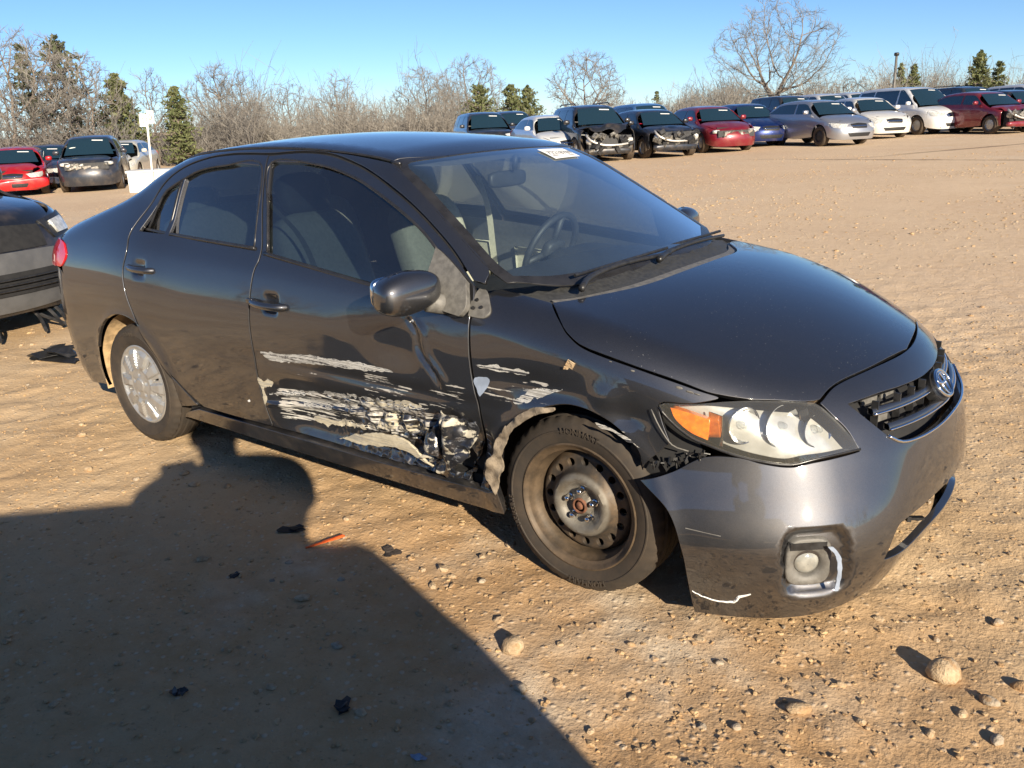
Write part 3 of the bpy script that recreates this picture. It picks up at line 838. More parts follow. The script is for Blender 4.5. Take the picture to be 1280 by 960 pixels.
def wheel_part(car, x, y, kind):
    """wheel (steel rim or trim disc) > tyre, lug_nut, centre_cap, tyre_lettering ; outer face towards -y before mirroring"""
    sgn = -1 if y < 0 else 1
    yo = -.085
    def hsteel(r):
        return np.interp(r, [0, .03, .036, .060, .066, .078, .095, .108, .120, .132, .158, .164, .170, .180], [-.012, -.012, -.030, -.030, -.026, -.008, -.004, -.016, -.042, -.046, -.046, -.05, -.06, -.075])
    circ = lambda r, n, cx=0, cz=0: [(cx + r * math.cos(2 * math.pi * i / n), 0, cz + r * math.sin(2 * math.pi * i / n)) for i in range(n)]
    if kind == 'steel':
        F = lambda Q: -(Q[..., 1] - yo) - hsteel(np.hypot(Q[..., 0], Q[..., 2]))
        holes = [circ(.0145, 12, .141 * math.cos(2 * math.pi * k / 16), .141 * math.sin(2 * math.pi * k / 16)) for k in range(16)]
        V, FF, NN = panel_data(F, circ(.176, 64), holes=holes, res=.009, gap=0, flange=.012, reach=(.5, .9), steps=90)
        m = MB(); m.add(V, FF)
        m.lathe([(.217, yo - .002), (.219, yo - .006), (.214, yo - .008), (.208, yo - .004), (.203, yo + .004), (.199, yo + .006), (.192, yo + .010), (.188, yo + .026), (.183, yo + .032), (.180, yo + .050), (.176, yo + .075), (.176, yo + .16), (.20, yo + .17)], 72)
        w = smooth_by_angle(m.build('wheel', M['steel'], car), 45)
    elif kind == 'cover':
        def hc(Q):
            r = np.hypot(Q[..., 0], Q[..., 2]); a = np.arctan2(Q[..., 2], Q[..., 0])
            b = np.interp(r, [0, .03, .034, .075, .10, .16, .185, .196, .206], [.016, .016, .010, .006, .014, .006, -.004, -.001, -.008])
            k = np.cos(a * 10)
            sp = sst(r, .080, .105) * sst(r, .190, .172)
            b = b - .016 * sp * sst(k, .15, -.25)
            for i in range(5):
                t = 2 * math.pi * i / 5 + .3
                b = b - .007 * np.exp(-(((Q[..., 0] - .055 * math.cos(t)) ** 2 + (Q[..., 2] - .055 * math.sin(t)) ** 2) / .010 ** 2) ** 2)
            return b
        F = lambda Q: -(Q[..., 1] - yo) - hc(Q) + .002
        slots = []
        for i in range(10):
            t = 2 * math.pi * (i + .5) / 10
            c, s_ = math.cos(t), math.sin(t)
            slots.append([(u * c - v * s_, 0, u * s_ + v * c) for u, v in ((.115, -.004), (.150, -.006), (.152, .006), (.115, .004))])
        V, FF, NN = panel_data(F, circ(.206, 72), holes=slots, res=.0055, gap=0, flange=.01, reach=(.5, .9), steps=90)
        w = make('wheel', V, FF, M['silver'], car, NN)
        m = MB(); m.lathe([(.2, yo + .03), (.02, yo + .03)], 48); m.build('brake_backing', M['dark_inner'], w)
    else:
        m = MB(); m.lathe([(.21, yo), (.19, yo + .03), (.05, yo + .02), (.001, yo + .01)], 40)
        w = m.build('wheel', M['steel'], car)
    tyre_mesh('tyre', M['rubber'], w, tread=(kind != 'plain'))
    if kind == 'steel':
        for i in range(5):
            t = 2 * math.pi * (i + .25) / 5
            cx, cz = .050 * math.cos(t), .050 * math.sin(t)
            n_ = MB(); n_.lathe([(.0125, yo + .032), (.0125, yo + .026), (.0095, yo + .024), (.0095, yo + .006), (.006, yo + .002), (.001, yo + .001)], 12, c=(cx, 0, cz))
            smooth_by_angle(n_.build('lug_nut', M['chrome'], w), 50)
        c_ = MB(); c_.lathe([(.028, yo + .03), (.027, yo + .008), (.022, yo + .004), (.020, yo + .012), (.014, yo + .012), (.012, yo + .006), (.001, yo + .005)], 20)
        c_.build('axle_hub', M['rust'], w, True)
        tyre_letters(w, M['rubber'], [('LIONHART', .252, 86, .030), ('LIONHART', .252, -82, .030), ('195/65R15', .252, 196, .027)], -.0995)
    elif kind == 'cover':
        tyre_letters(w, M['rubber'], [('RADIAL', .252, 95, .028)], -.0995)
    w.location = (x, y, .303)
    if sgn > 0: w.rotation_euler = (0, 0, math.pi)
    return w

def hero_details(car, S, S0, FB, X):
    T, G, B = S.tub, S.green, S.body
    # ---- headlight
    lens = X['lens']
    dl = (.5, -.72, .45)
    V, FF, NN = panel_data(T, lens, d=dl, res=.02, gap=.002, flange=.012, off=.004)
    for mirr in (1, -1):
        fl = lambda Vv, Ff, Nn: (Vv, Ff, Nn) if mirr > 0 else (Vv * (1, -1, 1), [f[::-1] for f in Ff], Nn * (1, -1, 1))
        hl = make('headlight', *fl(V, FF, NN)[:2], M['lens'], car, fl(V, FF, NN)[2])
        h = panel_data(S0.tub, lens, d=dl, res=.03, gap=.006, flange=-.052, off=-.060)
        make('headlight_housing', *fl(*h)[:2], M['lamp_white'], hl, fl(*h)[2])
        am = [(.317, -.829, .693, 1), (.427, -.797, .667, 1), (.425, -.804, .607, 1), (.379, -.818, .625), (.335, -.829, .66)]
        a = panel_data(S0.tub, am, d=dl, res=.02, gap=.001, flange=.03, off=-.010)
        make('turn_signal', *fl(*a)[:2], M['amber'], hl, fl(*a)[2])
        ax = np.array((.88, -.47, .06)); ax /= np.linalg.norm(ax)
        e1 = np.cross((0, 0, 1), ax); e1 /= np.linalg.norm(e1); e2 = np.cross(ax, e1)
        rot = np.stack([e1, ax, e2], 1)
        for (c, r, dp) in (((.495, -.715, .640), .052, .05), ((.585, -.640, .632), .062, .055), ((.665, -.575, .615), .050, .05)):
            m = MB()
            m.lathe([(r * 1.06, .002), (r, .0)] + [(r * t, -dp * (1 - t * t)) for t in np.linspace(.97, .16, 9)], 64, rf=lambda i, an: (.0016 * np.sin(an * 16) + .0012 * np.sin(an * 5 + i)) * (i > 2))
            v = np.array(m.v) @ rot.T + np.array(c)
            make('reflector_bowl', *(fl(v, m.f, v)[:2]), M['reflector'], hl)
            b = MB(); b.rbox((0, 0, 0), (.022, .05, .022), e=.8, n=8)
            v = np.array(b.v) @ rot.T + np.array(c) - ax * .012
            make('bulb', *(fl(v, b.f, v)[:2]), M['bulb'], hl)
            if r != .052: continue
            rg = MB(); rg.tube([(r * 1.05 * math.cos(t), .003, r * 1.05 * math.sin(t)) for t in np.linspace(0, 2 * np.pi, 30, endpoint=False)], .0022, 6, closed=True)
            v = np.array(rg.v) @ rot.T + np.array(c)
            make('reflector_ring', *(fl(v, rg.f, v)[:2]), M['chrome'], hl)
        # dividing wall inside the lamp
        m = MB(); m.box((0, 0, 0), (.004, .06, .09), rot=rot)
        v = np.array(m.v) + (.437, -.775, .637); make('lamp_divider', *(fl(v, m.f, v)[:2]), M['reflector'], hl, smooth=False)
        pl_ = polyline([q[:3] for q in lens[9:]] + [lens[0][:3]], .03)
        q, n_ = surf(T, pl_, dl)
        m = MB(); m.tube(q + n_ * .001, .0045, 6)
        make('lamp_seal', *(fl(np.array(m.v), m.f, 0)[:2]), M['trim'], hl)
    # broken edge under the right lamp
    m = MB()
    for i in range(22):
        t = i / 21
        c = np.array((.27 + .16 * t, -.862 + .05 * t, .515 + .055 * t)) + (rng.random(3) - .5) * (.02, .012, .022)
        m.box(c, (.008 + .016 * rng.random(), .003, .004 + .010 * rng.random()), rot=rotm(rng.random() * 3, rng.random() * 3, rng.random() * 3))
    m.build('broken_bracket', M['black_plastic'], car)['kind'] = 'stuff'
    m = MB(); pp = polyline([(.27, -.853, .69), (.30, -.855, .64), (.335, -.845, .59), (.38, -.83, .575)], .02); m.tube(pp, .0022, 6); m.build('fender_edge', M['grey_plastic'], car, True)
    panel('inner_fender', lambda Q: S0.tub(Q) + .035, [(.285, -.838, .70, 1), (.40, -.80, .60, 1), (.43, -.80, .55, 1), (.24, -.86, .45, 1), (.20, -.86, .56, 1)], car, M['dark_inner'], d=(.4, -.8, .3), res=.05, flange=0)
    # ---- grille
    nm = 25
    gb = lambda off: (lambda Q: S0.tub(Q) + off)
    V, FF, NN = panel_data(gb(.055), X['gl'], cyl=(.1, .8, 1), res=.05, gap=-.03, flange=0, reach=(1.4, 1.35), steps=110)
    gr = make('grille', V, FF, M['dark_inner'], car, NN)
    ys = np.linspace(-1, 1, 41)
    for z, half, rad in ((.630, .425, .0), (.583, .40, .0)):
        pts = np.stack([0 * ys, ys * half, z - .030 * np.abs(ys) ** 2 * 0 + .012 * np.abs(ys)], -1)
        q, n_ = surf(gb(.006), pts, (1, 0, 0), 1.4, 1.4)
        m = MB()
        sec = [(-.020, .011), (-.004, .009), (.002, -.004), (.0, -.010), (-.020, -.008)]
        Vv = []; Ff = []
        for i, p_ in enumerate(q):
            nh = n_[i] * (1, 1, 0); nh /= np.linalg.norm(nh)
            for a_, b_ in sec: Vv.append(p_ + nh * a_ + np.array((0, 0, b_)))
        k = len(sec)
        for i in range(len(q) - 1):
            for j in range(k): Ff.append((i * k + j, i * k + (j + 1) % k, (i + 1) * k + (j + 1) % k, (i + 1) * k + j))
        m.add(Vv, Ff); m.build('grille_bar', M['paint'], gr, True)
        m = MB(); nh = n_ * (1, 1, 0); nh /= np.linalg.norm(nh, axis=1)[:, None]
        m.tube(q + nh * .003 - (0, 0, .006), .0045, 6); m.build('chrome_strip', M['chrome'], gr, True)
    for y in (-.40, -.29, -.20, -.11, .11, .20, .29, .40):
        q, n_ = surf(gb(.035), [(0, y, .61)], (1, 0, 0), 1.4, 1.4)
        m = MB(); m.box(q[0], (.02, .010, .12)); m.build('grille_divider', M['black_plastic'], gr)
    for y0, z in ((-.345, .655), (-.245, .655), (-.36, .608), (.3, .655), (.36, .608)):
        q, n_ = surf(gb(.045), [(0, y0, z)], (1, 0, 0), 1.4, 1.4)
        m = MB(); m.box(q[0], (.006, .078, .026), rz=math.atan2(n_[0][1], n_[0][0])); m.build('grille_blank', M['grey_plastic'], gr)
    e = polyline([(0, -.43, .580)] + [(0, -q[1] * -1, q[2]) for q in X['gr2'][::-1][1:]] + [(0, 0, .5445)], .02)
    e = np.concatenate([e, (e[:-1] * (1, -1, 1))[::-1]])
    q, n_ = surf(S0.tub, e, (1, 0, 0), 1.4, 1.4)
    m = MB(); m.tube(q + n_ * .002, .0055, 6); m.build('grille_chrome_lip', M['chrome'], gr, True)
    # emblem: three chrome ovals on a dark pad
    q, n_ = surf(S0.tub, [(0, 0, .628)], (1, 0, 0), 1.4, 1.4)
    c = q[0] + n_[0] * .012; nn = n_[0]; ex = np.array((0, 1.0, 0)); ez = np.cross(nn, ex); ez = ez if ez[2] > 0 else -ez
    m = MB(); mm = [c - nn * .012 + ex * .085 * math.cos(t) + ez * .052 * math.sin(t) for t in np.linspace(0, 2 * np.pi, 32, endpoint=False)]
    m.add(mm + [p_ - nn * .03 for p_ in mm], [list(range(32))] + [(i, (i + 1) % 32, 32 + (i + 1) % 32, 32 + i) for i in range(32)])
    em = m.build('emblem', M['black_plastic'], car)
    for a, b, oz, r in ((.064, .044, 0, .0058), (.020, .040, 0, .0048), (.044, .016, .018, .0048)):
        m = MB(); m.tube([c + ex * a * math.cos(t) + ez * (b * math.sin(t) + oz) for t in np.linspace(0, 2 * np.pi, 36, endpoint=False)], r, 8, closed=True)
        m.build('emblem_oval', M['chrome'], em, True)
    # ---- fog lamps
    for sy, cc in ((-1, (.715, -.735, .275)), (1, (.735, .640, .295))):
        q, n_ = surf(FB, [cc], (.75, .66 * sy, 0), 1.0, 1.6)
        nn = n_[0] * (1, 1, .2); nn /= np.linalg.norm(nn); p0 = q[0] + nn * .006
        e1 = np.cross((0, 0, 1), nn); e1 /= np.linalg.norm(e1); e2 = np.cross(nn, e1)
        rot = np.stack([e1, nn, e2], 1)
        # bezel plate with round hole
        m = MB(); outl = []
        for t in np.linspace(0, 2 * np.pi, 40, endpoint=False):
            k = 3.5
            outl.append((.066 * np.sign(math.cos(t)) * abs(math.cos(t)) ** (2 / k), .075 * np.sign(math.sin(t)) * abs(math.sin(t)) ** (2 / k)))
        V = []; F = []
        for j, (s_, dpt) in enumerate(((1, -.012), (1, .004), (.93, .008), (.74, .002), (.60, -.008), (.56, -.035))):
            for (a, b), t in zip(outl, np.linspace(0, 2 * np.pi, 40, endpoint=False)):
                if j < 3: x_, z_ = a * s_, b * s_
                else: x_, z_ = .062 * s_ * math.cos(t), .062 * s_ * math.sin(t) - .008
                V.append((x_, dpt, z_))
        for j in range(5):
            for i in range(40): F.append((j * 40 + i, (j + 1) * 40 + i, (j + 1) * 40 + (i + 1) % 40, j * 40 + (i + 1) % 40))
        V = np.array(V) @ rot.T + p0
        fg = make('fog_lamp', V, F, M['grey_plastic'], car)
        m = MB(); m.lathe([(.037, -.014), (.034, -.006), (.024, .0), (.012, .003), (.001, .004)], 28, c=(0, 0, -.008))
        make('fog_lens', np.array(m.v) @ rot.T + p0, m.f, M['fog_glass'], fg)
        m = MB(); m.box((-.004, .004, .052), (.105, .012, .022)); make('fog_trim_bar', np.array(m.v) @ rot.T + p0, m.f, M['black_plastic'], fg, smooth=False)
        if sy < 0:
            # torn strip of trim hanging over the lamp
            ln = polyline([(-.050, .030, .058), (-.072, .034, .03), (-.080, .035, -.02), (-.078, .03, -.085)], .012)
            V = []; F = []
            for i, p_ in enumerate(ln):
                wd = .007 - .0015 * (i / len(ln)) + .001 * math.sin(i * 2.1)
                for a in (-wd, wd):
                    V.append(p_ + (a, 0, 0)); V.append(p_ + (a, -.003, 0))
            for i in range(len(ln) - 1):
                a = i * 4; b = a + 4
                F += [(a, b, b + 2, a + 2), (a + 1, a + 3, b + 3, b + 1), (a, a + 1, b + 1, b), (a + 2, b + 2, b + 3, a + 3)]
            make('torn_trim_strip', np.array(V) * (-1, 1, 1) @ rot.T + p0, F, M['blue_white'], car, smooth=False)
    # clip showing in the lower opening
    m = MB(); m.box((.885, -.26, .262), (.05, .018, .008), rz=.6); m.box((.865, -.27, .262), (.012, .03, .018), rz=.6); m.build('bumper_clip', M['black_plastic'], car)
    # ---- handles
    for x, z in ((-1.445, .833), (-2.395, .905)):
        q, n_ = surf(S0.tub, [(x, -.87, z)], (0, -1, 0))
        m = MB()
        pts = polyline([q[0] + (-.105, .012, .004), q[0] + (-.08, -.022, .002), q[0] + (0, -.036, 0), q[0] + (.08, -.024, -.002), q[0] + (.105, .010, -.004)], .012)
        rad = np.interp(np.linspace(0, 1, len(pts)), [0, .12, .5, .88, 1], [.012, .014, .0145, .015, .013])
        m.tube(pts, rad, 10)
        o = m.build('door_handle', M['paint'], car, True)
        m2 = MB(); m2.add(np.array(m.v) * (1, -1, 1), [f[::-1] for f in m.f]); m2.build('door_handle', M['paint'], car, True)
        k = MB(); k.rbox(q[0] + (-.125, -.004, .004), (.035, .012, .022), e=.5, n=8); k.build('lock_cover', M['paint'], o, True)
    # ---- mirrors
    for s_ in (1, -1):
        def shp(Pn):
            Pn = Pn.copy()
            t = (Pn[:, 1] + .115) / .23            # 0 outboard .. 1 inboard
            Pn[:, 2] *= .80 + .28 * (1 - np.abs(t - .45) * 1.3).clip(0, 1)
            Pn[:, 0] *= 1.0 - .35 * t
            Pn[:, 0] += np.where(Pn[:, 0] > 0, -.25 * Pn[:, 2] ** 2 / .08, 0)
            Pn[:, 2] += -.03 * (1 - t) * 0 + .012 * (t - .5)
            return Pn
        m = MB(); m.rbox((0, 0, 0), (.135, .235, .135), e=.62, n=20, fn=shp)
        a = R(-14); rot = ((math.cos(a), -math.sin(a), 0), (math.sin(a), math.cos(a), 0), (0, 0, 1))
        v = (np.array(m.v) @ np.array(rot).T + np.array((-.545, -.985, .982))) * (1, s_, 1)
        mo = make('side_mirror', v, m.f if s_ > 0 else [f[::-1] for f in m.f], M['paint'], car)
        m = MB(); m.rbox((-.60, -.985, .985), (.03, .19, .105), e=.5, n=12, rot=rot)
        make('mirror_glass', np.array(m.v) * (1, s_, 1), m.f, M['chrome'], mo)
        m = MB(); m.tube([(-.51, -.80, .925), (-.52, -.86, .925), (-.535, -.91, .94)], [.045, .036, .034], 12)
        make('mirror_arm', np.array(m.v) * (1, s_, 1), m.f, M['grey_plastic'], mo)
    sail = [(-.611, -.76, 1.090, 1), (-.52, -.77, 1.045), (-.435, -.794, .998, 1), (-.405, -.81, .93), (-.425, -.85, .895, 1), (-.50, -.84, .905), (-.598, -.83, .918, 1)]
    panel('mirror_sail_cover', lambda Q: smin(S0.tub(Q), S0.green(Q), .12), sail, car, M['grey_plastic'], d=(0, -1, 0), res=.02, gap=.0, flange=.02, off=.012, mirror=True)
    clip = [(-.418, -.80, .980, 1), (-.385, -.80, .972), (-.350, -.82, .940), (-.330, -.836, .912), (-.349, -.847, .892), (-.41, -.849, .893, 1)]
    cp = panel('exposed_clip_plate', S0.tub, clip, car, M['grey_plastic'], d=(0, -.85, .5), res=.012, gap=0, flange=.012, off=.007,
               post=lambda Q, N: (Q + N * (.006 * (vnoise(Q[:, :1].ravel() * 90, Q[:, 2] * 90, 3) - .5))[:, None], N))
    for c in ((-.395, .945), (-.365, .918), (-.395, .912)):
        q, n_ = surf(S0.tub, [(c[0], -.83, c[1])], (0, -.85, .5))
        m = MB(); m.tube([q[0] + n_[0] * .004, q[0] + n_[0] * .013], .006, 8); m.build('clip_stud', M['black_plastic'], cp)
    # ---- belt and window trims
    def gl_line(nm, pts, r, mat, both=True, off=-.002):
        pl_ = polyline([(a, -.8, b) for a, b in pts], .04)
        q, n_ = surf(G, pl_, (0, -1, 0))
        for s_ in ((1, -1) if both else (1,)):
            m = MB(); m.tube((q + n_ * off) * (1, s_, 1), r, 6); m.build(nm, mat, car, True)
    gl_line('belt_moulding', [(-1.53, 1.020), (-1.2, .984), (-.931, .953), (-.60, .918)], .009, M['trim'], off=.004)
    gl_line('belt_moulding', [(-2.49, 1.068), (-2.245, 1.058), (-1.60, 1.035)], .009, M['trim'], off=.004)
    gl_line('window_seal', [(-1.52, 1.03), (-1.59, 1.2), (-1.66, 1.37), (-1.351, 1.360), (-1.14, 1.320), (-1.0, 1.275), (-.833, 1.208), (-.70, 1.143), (-.611, 1.085)], .006, M['trim'])
    gl_line('window_seal', [(-2.28, 1.065), (-2.275, 1.15), (-2.285, 1.29)], .009, M['trim'])
    gl_line('window_seal', [(-2.47, 1.07), (-2.415, 1.22), (-2.36, 1.262), (-2.262, 1.302), (-2.167, 1.335), (-1.991, 1.356), (-1.716, 1.353), (-1.61, 1.04)], .006, M['trim'])
    # ---- cowl and wipers
    cw = [(-.16, -.72, .945, 1), (-.10, -.64, .943), (-.018, -.415, .952), (.008, -.173, .961), (.007, .15, .965), (-.025, .40, .96), (-.16, .72, .945, 1), (-.32, .745, .98, 1), (-.20, .5, .97), (-.15, 0, .97), (-.20, -.5, .97), (-.32, -.745, .98, 1)]
    cl = panel('cowl_panel', lambda Q: S0.tub(Q) + .014, cw, car, M['cowl'], d=(0, 0, 1), res=.03, gap=0, flange=.02, post=lambda Q, N: (Q + (0, 0, 1) * (.004 * np.sin(Q[:, 0] * 160))[:, None], N))
    st = [(-.155, -.70, .945, 1), (-.095, -.62, .943), (-.022, -.415, .952), (.004, -.173, .961), (.003, .15, .965), (-.028, .40, .96), (-.14, .66, .945, 1), (-.165, .64, .95, 1), (-.06, .40, .96), (-.03, .15, .965), (-.03, -.173, .961), (-.055, -.415, .952), (-.125, -.62, .95), (-.18, -.70, .95, 1)]
    panel('cowl_strip', lambda Q: S0.tub(Q) + .009, st, cl, M['grey_plastic'], d=(0, 0, 1), res=.02, gap=0, flange=.006)
    for pts in (((-.115, -.62, .968), (-.155, -.50, .985), (-.16, -.28, .995), (-.125, .02, .992)), ((-.11, -.10, .985), (-.14, .05, .995), (-.15, .28, .998), (-.16, .58, .985))):
        ln = polyline(pts, .05)
        m = MB(); m.tube(ln, np.linspace(.012, .007, len(ln)), 8); w = m.build('wiper', M['black_plastic'], car, True)
        m = MB(); o = np.array((-.045, -.02, .012))
        m.tube(np.stack([ln[0] * .2 + ln[-1] * .8 + o + (-.02, -.42, -.004), ln[-1] + o + (.01, .06, 0)]), .006, 6); m.build('wiper_blade', M['black_plastic'], w)
    # ---- windshield label
    lab = [(-.846, .165, 1.37, 1), (-.862, .385, 1.365, 1), (-.792, .420, 1.327, 1), (-.762, .185, 1.33, 1)]
    def inside_ws(Q): return G(Q) - .0035
    sk = panel('auction_sticker', inside_ws, lab, car, M['white_label'], d=(.55, 0, .83), res=.03, gap=0, flange=0)
    V, F = text_mesh('72218769', .062, .0004)
    V = V / (np.abs(V[:, 0]).max() * 2)                       # width 1
    o = np.array((-.7935, .3025, 1.347)) ; o = np.array((-.812, .292, 1.348))
    ux = np.array((-.012, .205, 0.0)); uz = np.array((-.66, -.02, .38)); 
    Pn = o + V[:, :1] * ux + (V[:, 1:2] - .06) * .22 * uz
    q, n_ = surf(lambda Q: G(Q) - .0042, Pn, (.55, 0, .83))
    make('sticker_number', q, F, M['black_ink'], sk, smooth=False)
    for dz in (.018, -.028):
        Pn = np.array([o + a * ux * .9 + (dz + b) * uz for a, b in ((-.5, 0), (.5, 0), (.5, .006), (-.5, .006))])
        q, n_ = surf(lambda Q: G(Q) - .0041, Pn, (.55, 0, .83)); make('sticker_line', q, [(0, 1, 2, 3)], M['black_ink'], sk, smooth=False)
    # ---- paint scrapes laid on the panels
    def decal(nm, pts, mat, F=T, res=.010, jit=.007, off=.0008):
        try: panel(nm, F, sd(*pts), car, mat, res=res, gap=0, flange=0, off=off, jit=jit)
        except Exception as ex: print('decal', nm, ex)
    PR = M['primer']; BP = M['beige_primer']
    decal('paint_scrape', [(-1.524, .621), (-1.499, .631), (-1.355, .640), (-1.237, .655), (-1.073, .659), (-.943, .667), (-.80, .662), (-.76, .655), (-.80, .650), (-.915, .637), (-1.044, .631), (-1.215, .619), (-1.361, .605), (-1.467, .598)], PR, jit=.004)
    decal('paint_scrape', [(-1.568, .504), (-1.546, .497), (-1.492, .508), (-1.474, .503), (-1.498, .482), (-1.545, .469), (-1.548, .442), (-1.541, .427), (-1.556, .387), (-1.566, .423)], BP)
    decal('paint_scrape', [(-1.521, .441), (-1.45, .459), (-1.243, .491), (-1.1, .513), (-.966, .528), (-.78, .540), (-.60, .548), (-.62, .536), (-.82, .522), (-.968, .515), (-1.173, .490), (-1.359, .461)], PR, jit=.010)
    decal('paint_scrape', [(-1.348, .448), (-1.253, .452), (-1.108, .475), (-.907, .504), (-.70, .535), (-.70, .522), (-.84, .495), (-1.044, .462), (-1.224, .425), (-1.308, .407), (-1.333, .423)], PR, jit=.012)
    decal('paint_scrape', [(-1.303, .369), (-1.238, .373), (-1.128, .393), (-1.059, .400), (-.994, .395), (-.92, .408), (-.899, .448), (-.825, .472), (-.75, .46), (-.66, .465), (-.60, .46), (-.60, .44), (-.70, .42), (-.78, .42), (-.86, .404), (-.996, .376), (-1.135, .358), (-1.243, .350)], BP, jit=.012)
    decal('paint_scrape', [(-.924, .509), (-.841, .529), (-.722, .551), (-.64, .556), (-.63, .538), (-.72, .525), (-.80, .508), (-.90, .498)], BP, jit=.010)
    decal('paint_scrape', [(-.383, .683), (-.345, .699), (-.309, .694), (-.326, .662), (-.355, .633), (-.369, .659)], M['blue_white'], jit=.004)
    decal('paint_scrape', [(-.365, .737), (-.307, .746), (-.226, .745), (-.150, .742), (-.206, .731), (-.287, .727)], PR, jit=.006)
    decal('paint_scrape', [(-.219, .641), (-.129, .686), (-.035, .705), (-.035, .693), (-.108, .674), (-.187, .634)], PR, jit=.008)
    decal('paint_scrape', [(.10, .628), (.16, .607), (.22, .575), (.225, .568), (.15, .600), (.10, .618)], PR, jit=.005)
    decal('paint_scrape', [(-.675, .848), (-.655, .858), (-.648, .850), (-.662, .845)], M['white_label'], jit=.003, res=.006)
    decal('paint_scrape', [(-1.68, .385), (-1.665, .392), (-1.66, .384), (-1.675, .38)], M['white_label'], jit=.003, res=.006)
    for (a, b) in (((.416, -.858, .141), (.586, -.809, .16)),):
        ln = np.array([(.418, -.858, .145), (.45, -.845, .128), (.50, -.83, .121), (.53, -.82, .128), (.545, -.815, .150), (.575, -.81, .165)])
        ln = polyline(ln, .012)
        ln = ln + (rng.random(ln.shape) - .5) * .004
        q, n_ = surf(FB, ln, (.45, -.89, 0), 1, 1.6)
        m = MB(); m.tube(q, np.interp(np.linspace(0, 1, len(q)), [0, .5, .8, 1], [.0015, .0025, .005, .002]), 5); m.build('bumper_scratch', M['white_label'], car)
    q, n_ = surf(FB, [(.40, -.88, .365), (.50, -.86, .355)], (.45, -.89, 0), 1, 1.6)
    m = MB(); m.tube(q, .0018, 4); m.build('bumper_scratch', M['grey_plastic'], car)
    for (x, y, z, s_) in ((.20, -.838, .792, .006), (.335, -.806, .752, .010), (.365, -.798, .742, .012), (.385, -.790, .736, .009), (.13, -.846, .812, .005)):
        q, n_ = surf(S0.tub, [(x, y, z)], (0, -.85, .5))
        m = MB(); m.rbox(q[0], (s_ * 2.2, s_ * .5, s_), e=.9, n=4, rot=rotm(.3, .2, rng.random())); m.build('paint_chip', M['grey_plastic'], car)
    # ---- exposed inner door, torn skin
    tear2 = [(-1.02, .325, 1), (-.86, .405), (-.60, .47), (-.40, .47), (-.40, .33), (-.52, .27, 1), (-.8, .30)]
    panel('inner_door_skin', lambda Q: S0.tub(Q) + .105, sd(*tear2), car, M['dark_inner'], res=.05, flange=0)
    panel('exposed_door_edge', lambda Q: S0.tub(Q) - .004 - .006 * (fbm(Q[..., 0] * 16, Q[..., 2] * 16, 2, 2) - .5), sd((-1.105, .325, 1), (-.979, .372), (-.864, .398), (-.757, .402), (-.70, .38), (-.66, .35), (-.61, .315, 1), (-.66, .325), (-.72, .345), (-.80, .350), (-.905, .334), (-1.003, .325)), car, BP, res=.012, jit=.004, flange=.006)
    def FT(Q):
        x, z = Q[..., 0], Q[..., 2]
        h = .085 * (np.abs(vnoise(x * 12 + 2, z * 10 + 5, 21) - .5) * 2) + .028 * (np.abs(vnoise(x * 29, z * 25, 22) - .5) * 2) + .035 * sst(x, -.62, -.42) - .03
        return -Q[..., 1] - (.858 + h * sst(x, -.365, -.40) * .75 - .06 * sst(z, .33, .27))
    tn = sd((-.66, .435, 1), (-.60, .462), (-.542, .548), (-.49, .540), (-.436, .532), (-.385, .525, 1), (-.37, .50), (-.40, .44), (-.43, .385), (-.50, .345), (-.52, .295), (-.55, .285, 1), (-.56, .335), (-.585, .365, 1), (-.615, .34), (-.655, .345, 1), (-.66, .385), (-.60, .415))
    V, FF, NN = panel_data(FT, tn, res=.010, gap=0, flange=.004, jit=.008)
    o = make('torn_door_skin', V, FF, M['torn'], car); smooth_by_angle(o, 42)
    # fringe of the wheel arch, peeled back
    def FL(Q): return S0.tub(Q) - .010 - .03 * (vnoise(Q[..., 0] * 22, Q[..., 2] * 22, 31) - .35)
    st = sd((-.229, .555, 1), (-.224, .540), (-.250, .467), (-.305, .32), (-.315, .285, 1), (-.338, .33), (-.345, .365), (-.312, .42), (-.276, .495))
    panel('peeled_arch_lip', FL, st, car, M['lip'], res=.010, gap=0, flange=.004, jit=.005)
    st = sd((-.05, .648, 1), (-.12, .640), (-.205, .585), (-.25, .52, 1), (-.235, .515), (-.19, .565), (-.11, .618), (-.05, .636))
    panel('peeled_arch_lip', FL, st, car, M['lip'], res=.010, gap=0, flange=.004, jit=.003)
    # ---- wheels, liners, under side
    wheel_part(car, 0, -.752, 'steel'); wheel_part(car, -2.6, -.752, 'cover'); wheel_part(car, 0, .752, 'plain'); wheel_part(car, -2.6, .752, 'plain')
    for x, mt, nm in ((0, M['dark_inner'], 'front'), (-2.6, M['dirt_liner'], 'rear')):
        for s_ in (-1, 1):
            m = MB(); an = np.linspace(R(10 if x < -1 else -12), R(192), 28); V = []; F = []
            r = .365 if x < -1 else .37
            for yy, rr in ((.835, r), (.62, r), (.60, .05)):
                V += [(x + rr * math.cos(t), yy * s_, .30 + rr * math.sin(t)) for t in an]
            for j in range(2):
                for i in range(27): F.append((j * 28 + i, j * 28 + i + 1, (j + 1) * 28 + i + 1, (j + 1) * 28 + i))
            m.add(V, F); m.build('wheel_arch_liner', mt, car, True)
    m = MB(); m.box((-1.45, 0, .27), (4.1, 1.18, .16)); m.box((-1.3, 0, .26), (1.85, 1.62, .10)); m.box((.28, 0, .48), (.70, 1.16, .44)); m.box((-3.2, 0, .42), (.6, 1.3, .3))
    m.build('underbody', M['dark_inner'], car)
    m = MB(); m.tube([(-.02, -.45, .26), (.02, -.62, .27)], .06, 10); m.build('suspension_arm', M['rust'], car)
    # ---- cabin
    dk = lambda off: (lambda Q: S0.body(Q) + off)
